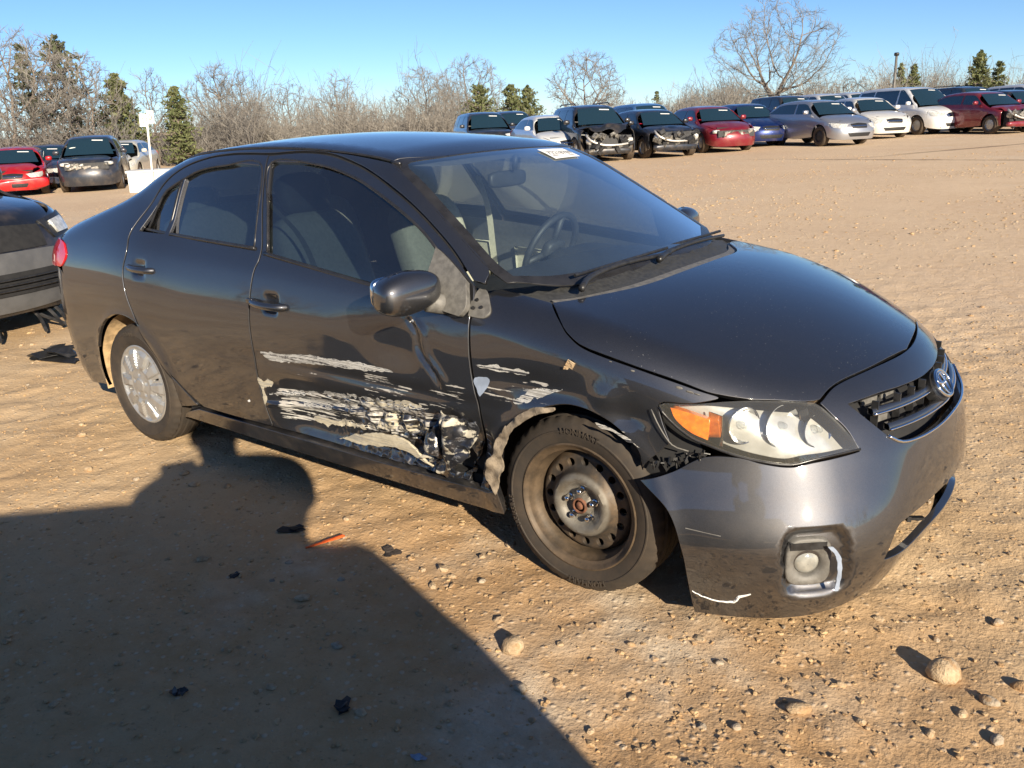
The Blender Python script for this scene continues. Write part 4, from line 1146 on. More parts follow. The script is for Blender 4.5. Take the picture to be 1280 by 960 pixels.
    ins = sd((-.42, .30, 1), (-.40, .88, 1), (-.62, .895), (-1.5, .985), (-2.45, 1.03, 1), (-2.6, .70), (-2.1, .32, 1))
    panel('inner_side_trim', dk(.078), ins, car, M['grey_trim'], d=(0, -1, 0), res=.06, flange=0, mirror=True)
    bt = sd((-.55, .50, 1), (-.55, .80, 1), (-1.45, .84, 1), (-1.45, .50, 1))
    panel('door_trim_insert', dk(.088), bt, car, M['beige_seat'], res=.08, flange=.01, mirror=True)
    bt = sd((-1.62, .55, 1), (-1.62, .86, 1), (-2.25, .89, 1), (-2.2, .55, 1))
    panel('door_trim_insert', dk(.088), bt, car, M['beige_seat'], res=.08, flange=.01, mirror=True)
    panel('headliner', dk(.03), rf_loop(), car, M['grey_trim'], d=(0, 0, 1), res=.08, flange=0)
    m = MB(); m.rbox((-.46, 0, .80), (.66, 1.42, .27), e=.45, n=14); m.rbox((-.74, .37, .885), (.22, .42, .10), e=.6, n=10)
    m.build('dashboard', M['dark_trim'], car, True)
    m = MB(); m.rbox((-.30, -.3, .925), (.3, .7, .006), e=.3, n=8)
    # steering wheel
    cs = np.array((-.93, .37, .90)); ax = np.array((-.92, 0, .39)); e1 = np.array((0, 1.0, 0)); e2 = np.cross(ax, e1)
    m = MB(); m.tube([cs + .185 * (math.cos(t) * e1 + math.sin(t) * e2) for t in np.linspace(0, 2 * np.pi, 40, endpoint=False)], .016, 8, closed=True)
    sw = m.build('steering_wheel', M['dark_trim'], car, True)
    m = MB(); m.rbox(cs + ax * -.01, (.06, .15, .13), e=.6, n=10, rot=np.stack([ax, e1, e2], 1))
    for t in (R(10), R(170), R(270)): m.tube([cs, cs + .18 * (math.cos(t) * e1 + math.sin(t) * e2)], .016, 6)
    m.build('steering_hub', M['dark_trim'], sw, True)
    m = MB(); m.tube([cs - ax * .02, cs - ax * .28], .04, 10); m.build('steering_column', M['dark_trim'], sw, True)
    for yy in (-.37, .37):
        m = MB(); m.rbox((-1.34, yy, .52), (.56, .50, .20), e=.45, n=12)
        st_ = m.build('front_seat', M['beige_seat'], car, True)
        a = R(20); rot = ((math.cos(a), 0, -math.sin(a)), (0, 1, 0), (math.sin(a), 0, math.cos(a)))
        rot = np.array(((math.cos(a), 0, -math.sin(a)), (0, 1, 0), (math.sin(a), 0, math.cos(a))))
        m = MB(); m.rbox((-1.66, yy, .84), (.17, .48, .62), e=.5, n=14, rot=rot); m.build('seat_back', M['beige_seat'], st_, True)
        m = MB(); m.rbox((-1.775, yy, 1.215), (.10, .27, .19), e=.6, n=12, rot=rot); m.tube([(-1.76, yy - .06, 1.05), (-1.77, yy - .06, 1.18)], .008, 6); m.tube([(-1.76, yy + .06, 1.05), (-1.77, yy + .06, 1.18)], .008, 6)
        m.build('headrest', M['grey_trim'], st_, True)
        so = 1 if yy > 0 else -1
        m = MB(); ln = polyline([(-1.62, yy + so * .32, 1.22), (-1.50, yy + so * .25, 1.05), (-1.45, yy + so * .22, .8), (-1.45, yy + so * .27, .5)], .06)
        V = []; F = []
        for p_ in ln: V += [p_ + (.02, 0, 0), p_ - (.02, 0, 0)]
        for i in range(len(ln) - 1): F.append((2 * i, 2 * i + 1, 2 * i + 3, 2 * i + 2))
        make('seat_belt', V, F, M['beige_seat'], st_)
    m = MB(); m.rbox((-2.22, 0, .52), (.55, 1.25, .2), e=.4, n=12); rs = m.build('rear_seat', M['beige_seat'], car, True)
    m = MB(); m.rbox((-2.52, 0, .86), (.18, 1.25, .56), e=.4, n=12, rot=rot); m.build('seat_back', M['beige_seat'], rs, True)
    for yy in (-.38, .38):
        m = MB(); m.rbox((-2.62, yy, 1.16), (.10, .26, .14), e=.6, n=10); m.build('headrest', M['beige_seat'], rs, True)
    m = MB(); m.box((-2.78, 0, 1.05), (.4, 1.2, .02)); m.build('parcel_shelf', M['grey_trim'], car)
    m = MB(); m.rbox((-1.25, 0, .50), (.8, .2, .22), e=.4, n=10); m.build('centre_console', M['grey_trim'], car, True)
    m = MB(); m.rbox((-.90, .02, 1.262), (.035, .25, .068), e=.5, n=12); m.tube([(-.86, .02, 1.30), (-.85, .02, 1.36)], .012, 8)
    rm = m.build('rear_view_mirror', M['dark_trim'], car, True)

def rf_loop():
    a = [(-.97, -.55, 1.35, 1), (-1.3, -.53, 1.40), (-1.75, -.52, 1.425), (-2.2, -.50, 1.40), (-2.42, -.48, 1.37, 1)]
    return a + [(-2.40, 0, 1.40)] + mir(a) + [(-.88, .36, 1.37), (-.86, 0, 1.375), (-.88, -.36, 1.37)]
def rotm(a, b, c):
    ca, sa, cb, sb, cc, s_ = math.cos(a), math.sin(a), math.cos(b), math.sin(b), math.cos(c), math.sin(c)
    return np.array(((ca, -sa, 0), (sa, ca, 0), (0, 0, 1))) @ np.array(((cb, 0, sb), (0, 1, 0), (-sb, 0, cb))) @ np.array(((1, 0, 0), (0, cc, -s_), (0, s_, cc)))

HC, HS, HS0, HFB, HX = build_hero()
hero_details(HC, HS, HS0, HFB, HX)
# ---------------------------------------------------------------- terrain
CX, CY = 1.403, -2.951
LX, LY = math.cos(R(38)), math.sin(R(38))
def gz(x, y):
    """height of the lot: flat around the sedan, tilting gently up to the north-east"""
    x = np.asarray(x, float); y = np.asarray(y, float)
    s = (x - CX) * LX + (y - CY) * LY
    r = np.hypot(x + 1, y + .5)
    k = sst(r, 7, 24)
    s = 40 * np.tanh(s / 40)
    return np.where(s < 0, .020, .0135) * s * k + .10 * (fbm(x * .09 + 7, y * .09, 41, 3) - .5) * sst(r, 6, 16)
def gfine(x, y):
    r = np.hypot(x - .2, y + 1.2)
    f = sst(r, 8.5, 3.5)
    a = .020 * (fbm(x * 2.1, y * 2.1, 51, 3) - .5) + .022 * (fbm(x * 6.5, y * 6.5, 52, 4) - .5) * (.5 + vnoise(x * .8, y * .8, 53)) + .016 * (fbm(x * 19, y * 19, 57, 3) - .5)
    # old tyre track pressed in the clay along the row
    t = (x * .35 + y * .937)
    return a * f
def ground_z(x, y): return gz(x, y) + gfine(x, y)

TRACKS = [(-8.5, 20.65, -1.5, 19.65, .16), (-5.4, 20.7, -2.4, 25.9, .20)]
def ground_mat():
    g = NG('clay_gravel')
    p = g.world()
    big = g.noise(p, .16, 4, .6)
    mid = g.noise(p, .9, 5, .62)
    fine = g.noise(p, 9, 6, .7)
    grit = g.noise(p, 70, 4, .7)
    tan = g.mix(g.mr(mid, .3, .72), (.49, .335, .185), (.62, .46, .285))
    red = g.mix(g.mr(fine, .3, .7), (.44, .265, .125), (.50, .325, .175))
    c = g.mix(g.mr(big, .46, .62), tan, red)
    pale = g.mix(g.mr(fine, .35, .7), (.46, .38, .28), (.60, .53, .42))
    c = g.mix(g.mr(g.noise(p, .33, 5, .65), .55, .68, 0, .75), c, pale)
    # fresh tyre lines, long and thin, running along the aisle
    tr = g.n('Mapping', {'Vector': p, 'Rotation': (0, 0, R(-24)), 'Scale': (.02, .45, 1)}).outputs[0]
    tn = g.noise(tr, 1.0, 5, .6, .15)
    c = g.mix(g.mr(tn, .60, .68, 0, .35), c, (.27, .165, .085))
    sp = g.n('SeparateXYZ', {0: p})
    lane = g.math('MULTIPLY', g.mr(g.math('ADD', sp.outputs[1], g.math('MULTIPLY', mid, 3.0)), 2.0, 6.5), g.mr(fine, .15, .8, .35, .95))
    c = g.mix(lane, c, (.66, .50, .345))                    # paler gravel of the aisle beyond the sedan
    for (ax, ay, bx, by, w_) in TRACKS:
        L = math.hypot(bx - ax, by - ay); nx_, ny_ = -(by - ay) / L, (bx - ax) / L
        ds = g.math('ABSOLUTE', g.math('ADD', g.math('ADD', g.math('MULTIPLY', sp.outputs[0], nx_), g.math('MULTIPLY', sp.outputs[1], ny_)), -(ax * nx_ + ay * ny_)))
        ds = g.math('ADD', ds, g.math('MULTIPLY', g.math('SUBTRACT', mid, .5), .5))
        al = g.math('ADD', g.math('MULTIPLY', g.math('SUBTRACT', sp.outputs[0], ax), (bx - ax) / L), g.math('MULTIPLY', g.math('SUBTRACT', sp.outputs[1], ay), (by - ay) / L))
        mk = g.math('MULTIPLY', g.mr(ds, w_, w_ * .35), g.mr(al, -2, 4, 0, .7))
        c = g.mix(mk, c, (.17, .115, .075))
    c = g.mix(g.mr(grit, .60, .74, 0, .55), c, (.56, .48, .37))
    c = g.mix(g.mr(grit, .40, .28, 0, .55), c, (.19, .115, .055))
    vo = g.n('TexVoronoi', {'Vector': p, 'Scale': 26.0}, feature='F1')
    c = g.mix(g.mr(vo.outputs[0], .24, .14, 0, .35), c, (.60, .53, .42))
    h = g.math('ADD', g.math('MULTIPLY', fine, .9), g.math('ADD', g.math('MULTIPLY', grit, .28), g.math('MULTIPLY', g.mr(vo.outputs[0], .30, .05), .22)))
    nrm = g.bump(h, .62, .026)
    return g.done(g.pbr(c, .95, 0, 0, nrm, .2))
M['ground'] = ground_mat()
def axis_pts(lo, hi, a, b, fine, grow, lim):
    xs = list(np.arange(a, b + 1e-6, fine))
    s = fine; x = b
    while x < hi:
        s = min(s * grow, lim); x += s; xs.append(x)
    s = fine; x = a
    while x > lo:
        s = min(s * grow, lim); x -= s; xs.insert(0, x)
    return np.array(xs)
def build_ground():
    xs = axis_pts(-700, 700, -4.2, 3.0, .032, 1.045, 40)
    ys = axis_pts(-700, 700, -2.6, 3.6, .032, 1.045, 40)
    gx, gy = np.meshgrid(xs, ys)
    z = ground_z(gx, gy)
    V = np.stack([gx, gy, z], -1).reshape(-1, 3)
    n, m = len(xs), len(ys)
    a = (np.arange(m - 1)[:, None] * n + np.arange(n - 1)[None]).ravel()
    F = np.stack([a, a + 1, a + n + 1, a + n], -1)
    me = bpy.data.meshes.new('ground')
    me.vertices.add(len(V)); me.vertices.foreach_set('co', V.ravel())
    me.loops.add(len(F) * 4); me.loops.foreach_set('vertex_index', F.ravel().astype(np.int32))
    me.polygons.add(len(F)); me.polygons.foreach_set('loop_start', np.arange(0, len(F) * 4, 4, dtype=np.int32))
    me.polygons.foreach_set('use_smooth', np.ones(len(F), bool))
    me.update(calc_edges=True); me.validate()
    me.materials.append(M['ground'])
    o = bpy.data.objects.new('ground', me)
    link(o)['kind'] = 'structure'
build_ground()

# ---------------------------------------------------------------- gravel and stones
def stone_mat(name, a, b):
    g = NG(name)
    v = g.coords()
    oi = g.n('ObjectInfo')
    n = g.noise(g.world(), 30, 5, .65)
    c = g.mix(g.mr(n, .3, .7), a, b)
    c = g.mix(g.mr(g.noise(g.world(), 22, 4, .6), .50, .60, 0, .75), c, (.36, .22, .11))
    return g.done(g.pbr(c, .9, 0, 0, g.bump(g.math('ADD', n, g.math('MULTIPLY', g.noise(g.world(), 140, 3), .4)), .9, .012), .25))
M['stone'] = stone_mat('pale_clay_stained_stone', (.35, .245, .145), (.50, .39, .26))
M['stone2'] = stone_mat('grey_stone', (.30, .24, .175), (.44, .37, .28))
M['clod'] = stone_mat('clay_clod', (.38, .25, .13), (.52, .37, .21))
ICO_V = []; ICO_F = []
def _ico():
    t = (1 + 5 ** .5) / 2
    v = [(-1, t, 0), (1, t, 0), (-1, -t, 0), (1, -t, 0), (0, -1, t), (0, 1, t), (0, -1, -t), (0, 1, -t), (t, 0, -1), (t, 0, 1), (-t, 0, -1), (-t, 0, 1)]
    f = [(0, 11, 5), (0, 5, 1), (0, 1, 7), (0, 7, 10), (0, 10, 11), (1, 5, 9), (5, 11, 4), (11, 10, 2), (10, 7, 6), (7, 1, 8), (3, 9, 4), (3, 4, 2), (3, 2, 6), (3, 6, 8), (3, 8, 9), (4, 9, 5), (2, 4, 11), (6, 2, 10), (8, 6, 7), (9, 8, 1)]
    v = np.array(v, float); return v / np.linalg.norm(v[0]), np.array(f)
ICO_V, ICO_F = _ico()
def subdiv(V, F):
    V = [tuple(v) for v in V]; cache = {}; out = []
    def mid(a, b):
        k = (min(a, b), max(a, b))
        if k not in cache:
            p = np.array(V[a]) + np.array(V[b]); p /= np.linalg.norm(p); V.append(tuple(p)); cache[k] = len(V) - 1
        return cache[k]
    for a, b, c in F:
        x, y, z = mid(a, b), mid(b, c), mid(c, a); out += [(a, x, z), (b, y, x), (c, z, y), (x, y, z)]
    return np.array(V), np.array(out)
ICO2_V, ICO2_F = subdiv(ICO_V, ICO_F)
def fast_mesh(name, V, F, mat, smooth=False):
    k = F.shape[1]
    me = bpy.data.meshes.new(name)
    me.vertices.add(len(V)); me.vertices.foreach_set('co', np.asarray(V, np.float32).ravel())
    me.loops.add(len(F) * k); me.loops.foreach_set('vertex_index', F.ravel().astype(np.int32))
    me.polygons.add(len(F)); me.polygons.foreach_set('loop_start', np.arange(0, len(F) * k, k, dtype=np.int32))
    me.polygons.foreach_set('use_smooth', np.full(len(F), smooth))
    me.update(calc_edges=True)
    me.materials.append(mat)
    return me
def scatter(name, n, centre, rmin, rmax, smin, smax, mat, flat=.6, power=2.2, az=None, patch=True):
    ang = (rng.random(n) * 2 * np.pi) if az is None else R(az[0]) + rng.random(n) * R(az[1] - az[0])
    r = rmin + (rmax - rmin) * rng.random(n) ** .62
    x = centre[0] + r * np.cos(ang); y = centre[1] + r * np.sin(ang)
    if patch:
        keep = fbm(x * .55, y * .55, 61, 3) + .22 * rng.random(n) > .52
        x, y = x[keep], y[keep]
    ok = ~((np.abs(y) < .95) & (np.hypot(x * (np.abs(x) < 1.3), 0) < .25) & (np.abs(x) < .25))
    x, y = x[ok], y[ok]; n = len(x)
    s = smin + (smax - smin) * rng.random(n) ** power
    V = np.repeat(ICO_V[None], n, 0) * (1 + .5 * (rng.random((n, 12, 1)) - .5))
    V = V * (s[:, None, None] * np.stack([.8 + .6 * rng.random(n), .7 + .5 * rng.random(n), flat * (.6 + .6 * rng.random(n))], -1)[:, None, :])
    a = rng.random(n) * 2 * np.pi; c, sn = np.cos(a)[:, None], np.sin(a)[:, None]
    X = V[:, :, 0] * c - V[:, :, 1] * sn; Y = V[:, :, 0] * sn + V[:, :, 1] * c
    z0 = ground_z(x, y)
    P = np.stack([X + x[:, None], Y + y[:, None], V[:, :, 2] + (z0 + s * flat * .18)[:, None]], -1).reshape(-1, 3)
    F = (ICO_F[None] + (np.arange(n) * 12)[:, None, None]).reshape(-1, 3)
    o = bpy.data.objects.new(name, fast_mesh(name, P, F, mat)); link(o)['kind'] = 'stuff'
scatter('gravel', 30000, (.6, -1.2), 0, 5.0, .0025, .011, M['clod'], patch=False, power=3.4)
scatter('gravel', 4200, (.6, -1.2), 0, 6, .003, .020, M['stone'], power=6)
scatter('gravel', 1600, (.6, -1.2), 0, 6, .003, .017, M['stone2'], power=5)
scatter('gravel', 12000, (0, 3), 3, 15, .006, .022, M['stone'], az=(20, 200), power=3.2)
scatter('gravel', 14000, (0, 3), 2, 14, .006, .022, M['stone2'], az=(20, 200), power=3.6)
scatter('gravel', 7000, (0, 3), 3, 20, .008, .03, M['clod'], az=(10, 210), power=3)
scatter('gravel', 2200, (-4, .5), .3, 4, .004, .026, M['stone'], power=4)

def stone(x, y, sx, sy, sz, seed, mat, label, group=None, name='stone', rot=0.0, bury=.25, tilt=0.0):
    V = ICO2_V if max(sx, sy) < .05 else subdiv(ICO2_V, ICO2_F)[0]
    F = ICO2_F if max(sx, sy) < .05 else subdiv(ICO2_V, ICO2_F)[1]
    d = 1 + .38 * (fbm(V[:, 0] * 1.3 + seed * 3.1 + V[:, 2], V[:, 1] * 1.3 + seed + V[:, 2] * .7, seed, 3) - .5)
    r_ = np.random.default_rng(seed)
    for _ in range(9):
        nn = r_.normal(size=3); nn /= np.linalg.norm(nn); h_ = .62 + .30 * r_.random()
        ex_ = np.maximum(V @ nn - h_, 0); V = V - ex_[:, None] * nn * .88
    d = d * (1 + .05 * (vnoise(V[:, 0] * 7 + V[:, 2] * 3, V[:, 1] * 7 + V[:, 2] * 5, seed + 3) - .5))
    P = V * d[:, None] * (sx, sy, sz)
    P = P @ rotm(rot, tilt, 0).T
    me = fast_mesh(name, P, F, mat, True)
    o = bpy.data.objects.new(name, me); link(o)
    o.location = (x, y, float(ground_z(x, y)) + sz * (1 - 2 * bury) * .72)
    return tag(o, label, 'stone', group)
stone(1.078, -.655, .047, .044, .040, 3, M['stone'], 'fist sized tan stone casting a long shadow, in sunlight right of the front bumper', rot=.6, bury=.08)
stone(.02, -1.235, .040, .032, .030, 4, M['stone'], 'rounded pale stone at the edge of the big shadow, below the front wheel', rot=.2, bury=.15)
stone(.145, -1.36, .020, .017, .015, 6, M['stone2'], 'small pale pebble just right of the rounded stone at the shadow edge')
stone(.80, -1.02, .040, .026, .014, 8, M['stone'], 'flat buff stone half sunk in sunlit dirt below the bumper corner', rot=.9, bury=.2)
stone(.62, -1.62, .070, .036, .016, 9, M['stone'], 'long flat tan stone by the dry stick at the bottom edge', rot=.3, bury=.2)
stone(-.43, -1.52, .022, .017, .012, 10, M['stone2'], 'smooth grey pebble lying alone in the middle of the shadow', rot=.4)
LOOSE = [(1.20, -.72, .022), (1.26, -.60, .028), (1.15, -.80, .018), (1.24, -.86, .02), (1.33, -.72, .026), (1.10, -.92, .016), (.70, -1.18, .014), (.95, -.98, .016), (.42, -1.22, .013), (.55, -.95, .014), (.30, -1.02, .013), (.25, -1.45, .012), (-.3, -.98, .014), (-.62, -1.0, .013), (-1.05, -.92, .016), (-.95, -1.02, .012), (-1.9, -1.05, .022), (-2.05, -1.0, .018), (-2.2, -1.15, .020), (-1.75, -.98, .02), (-2.5, -1.22, .024), (-2.7, -1.05, .018), (-3.0, -1.0, .022), (-3.2, -.9, .02), (1.15, -.30, .02), (1.28, -.1, .024), (1.38, -.3, .03), (1.2, .2, .022), (1.45, .1, .028), (1.6, .5, .03), (1.3, .7, .03), (1.5, 1.0, .034), (.86, -.86, .015), (1.02, -.48, .014)]
for i, (x, y, s) in enumerate(LOOSE):
    stone(x, y, s * (1 + .3 * rng.random()), s * (.7 + .3 * rng.random()), s * .6, 20 + i, M['stone'] if i % 3 else M['stone2'], 'small loose stone lying on the sunlit dirt', 'loose stones on the dirt', rot=rng.random() * 3)

# debris
def leaf_bit():
    m = MB(); m.box((0, 0, 0), (.026, .004, .022), rot=rotm(.3, .5, .2)); m.box((-.014, -.003, -.012), (.016, .004, .010), rot=rotm(.9, .2, .5))
    o = m.build('leaf_scrap', M['stone']); o.location = (.004, -.872, .792)
    tag(o, 'tiny tan leaf scrap stuck on the front fender under the hood edge', 'leaf')
leaf_bit()
def shard(name, x, y, L, Wd, H, seed, mat, label, cat, rot=0.0):
    r_ = np.random.default_rng(seed)
    n = 9
    m = MB()
    for k in range(3):
        t = np.linspace(0, 2 * np.pi, n, endpoint=False)
        rr = (.6 + .7 * r_.random(n))
        px = np.cos(t) * rr * L * (.5 if k else 1) * .5 + (r_.random() - .5) * L * .7 * (k > 0); py = np.sin(t) * rr * Wd * .5 + (r_.random() - .5) * Wd * (k > 0)
        pz = H * (.3 + .9 * r_.random(n)) * (.4 + .6 * k)
        V = np.concatenate([np.stack([px, py, pz], -1), np.stack([px, py, pz - .003], -1)])
        m.add(V, [list(range(n)), list(range(2 * n - 1, n - 1, -1))] + [(i, i + n, (i + 1) % n + n, (i + 1) % n) for i in range(n)])
    k_ = 1 if L > .25 else .72
    o = make(name, np.array(m.v) * (k_, k_, k_ * .7), m.f, mat, smooth=False)
    o.location = (x, y, float(ground_z(x, y)) + .002); o.rotation_euler = (0, 0, rot)
    return tag(o, label, cat)
M['orange'] = simple('orange_plastic', (.62, .10, .02), .35, 0, .3, var=.2)
M['leaf'] = simple('dark_dead_leaf', (.045, .035, .03), .8, var=.4, scale=80)
def sliver():
    m = MB(); m.box((0, 0, .006), (.15, .022, .004)); m.box((.03, .004, .010), (.08, .016, .003), rz=.1)
    V = np.array(m.v); t = (V[:, 0] / .075); V[:, 1] *= (1 - .55 * np.abs(t)); V[:, 2] += .006 * (t + 1) ** 2 * .5
    o = make('broken_lens_sliver', V, m.f, M['orange'], smooth=False)
    o.location = (-.965, -1.10, float(ground_z(-.965, -1.10)) + .006); o.rotation_euler = (0, 0, R(62))
    tag(o, 'orange sliver of broken lamp plastic lying at the edge of the shadow', 'plastic shard')
sliver()
shard('plastic_shard', -1.18, -1.10, .16, .07, .012, 1, M['black_plastic'], 'black shards in the shadow just left of the orange sliver', 'plastic shard', .5)
shard('dead_leaf', -.70, -1.0, .10, .07, .02, 2, M['leaf'], 'curled dark leaf on sunlit dirt right of the orange sliver', 'leaf', .8)
shard('plastic_shard', -1.07, -1.43, .05, .05, .01, 3, M['black_plastic'], 'single black flake in the middle of the big shadow', 'plastic shard')
shard('plastic_shard', -.20, -1.70, .10, .05, .02, 4, M['black_plastic'], 'crumpled black scrap in the lower right of the shadow', 'plastic shard', 2.2)
shard('plastic_shard', -.62, -1.93, .06, .05, .02, 5, M['black_plastic'], 'black scrap at the bottom centre of the shadow', 'plastic shard', 1)
shard('plastic_shard', .10, -1.72, .06, .025, .012, 6, M['blue_white'], 'pale torn scrap near the lower shadow edge', 'plastic shard', .4)
shard('plastic_shard', -3.35, -1.62, .08, .05, .02, 7, M['black_plastic'], 'black scrap on sunlit dirt left of the rear wheel', 'plastic shard', .4)
shard('plastic_shard', -4.35, -1.15, .13, .08, .02, 8, M['black_plastic'], 'flat black scrap on sunlit dirt near the left edge, below the black crossover', 'plastic shard', .4)
m = MB(); ln = polyline([(.77, -1.50, 0), (.86, -1.56, 0), (.98, -1.60, 0), (1.10, -1.70, 0)], .03); ln[:, 2] = ground_z(ln[:, 0], ln[:, 1]) + .008
m.tube(ln, np.linspace(.005, .003, len(ln)), 6); tag(m.build('stick', simple('dry_stick', (.22, .10, .05), .8, var=.3)), 'thin reddish dry stick lying on the dirt at the bottom edge', 'stick')
# ---------------------------------------------------------------- trees
def bark(name, a, b): 
    g = NG(name)
    n = g.noise(g.world(), 3, 4, .6)
    return g.done(g.pbr(g.mix(g.mr(n, .3, .7), a, b), .9))
M['bark'] = bark('grey_brown_bark', (.13, .105, .085), (.24, .20, .165))
M['twig'] = bark('pale_winter_twigs', (.13, .12, .108), (.225, .21, .19))
M['brushwood'] = bark('brown_winter_brush', (.165, .152, .132), (.275, .255, .225))
def leafmat(name, a, b):
    g = NG(name)
    n = g.noise(g.world(), 1.3, 4, .6)
    c = g.mix(g.mr(n, .3, .7), a, b)
    d = g.n('BsdfDiffuse', {'Color': c}); t = g.n('BsdfTranslucent', {'Color': c})
    return g.done(g.n('MixShader', {0: .25, 1: d.outputs[0], 2: t.outputs[0]}).outputs[0])
M['needles'] = leafmat('pine_needles', (.11, .13, .06), (.21, .225, .11))
M['needles_dark'] = leafmat('dark_pine_needles', (.075, .09, .05), (.15, .16, .085))
def P_at(az, dist):
    x = CX + dist * math.cos(R(az)); y = CY + dist * math.sin(R(az))
    return x, y, float(gz(x, y))

def segs_mesh(S, n=3):
    """S: array of (p0, p1, r0, r1) -> tapered prisms"""
    A = np.array([s[0] for s in S]); B = np.array([s[1] for s in S]); r0 = np.array([s[2] for s in S]); r1 = np.array([s[3] for s in S])
    t = B - A; t /= np.linalg.norm(t, axis=1)[:, None] + 1e-9
    ref = np.where(np.abs(t[:, 2:3]) < .9, np.array([[0, 0, 1.0]]), np.array([[1.0, 0, 0]]))
    u = np.cross(t, ref); u /= np.linalg.norm(u, axis=1)[:, None] + 1e-9; w = np.cross(t, u)
    an = np.linspace(0, 2 * np.pi, n, endpoint=False)
    ring = np.cos(an)[None, :, None] * u[:, None] + np.sin(an)[None, :, None] * w[:, None]
    V = np.concatenate([A[:, None] + ring * r0[:, None, None], B[:, None] + ring * r1[:, None, None]], 1)
    k = len(S)
    f = []
    for j in range(n): f.append((j, (j + 1) % n, n + (j + 1) % n, n + j))
    F = (np.array(f)[None] + (np.arange(k) * 2 * n)[:, None, None]).reshape(-1, 4)
    return V.reshape(-1, 3), F

def grow(rnd, p, d, L, r, depth, S, spread=.55, up=.12, kids=3, minr=.012, wob=.10, T=None):
    p = np.array(p, float); d = np.array(d, float)
    n = 3 if depth > 2 else 2
    r_end = r * .62
    for i in range(n):
        d = d + (rnd.random(3) - .5) * wob * 2 + (0, 0, up * .3); d /= np.linalg.norm(d)
        q = p + d * L / n
        a = r + (r_end - r) * i / n; b = r + (r_end - r) * (i + 1) / n
        (S if depth > 1 or T is None else T).append((p, q, max(a, minr), max(b, minr)))
        if depth > 0 and i >= (1 if n == 3 else 0):
            for _ in range(rnd.integers(1, 3) if depth > 1 else 2):
                if rnd.random() < .85:
                    ax = np.cross(d, rnd.random(3) - .5); ax /= np.linalg.norm(ax) + 1e-9
                    nd = d * math.cos(spread * (.7 + .7 * rnd.random())) + ax * math.sin(spread * (.8 + .6 * rnd.random()))
                    nd[2] += up; nd /= np.linalg.norm(nd)
                    grow(rnd, q, nd, L * (.62 + .2 * rnd.random()), b * .62, depth - 1, S, spread, up, kids, minr, wob, T)
        p = q
    if depth > 0:
        nd = d + (rnd.random(3) - .5) * .4; nd /= np.linalg.norm(nd)
        grow(rnd, p, nd, L * .75, r_end, depth - 1, S, spread, up, kids, minr, wob, T)

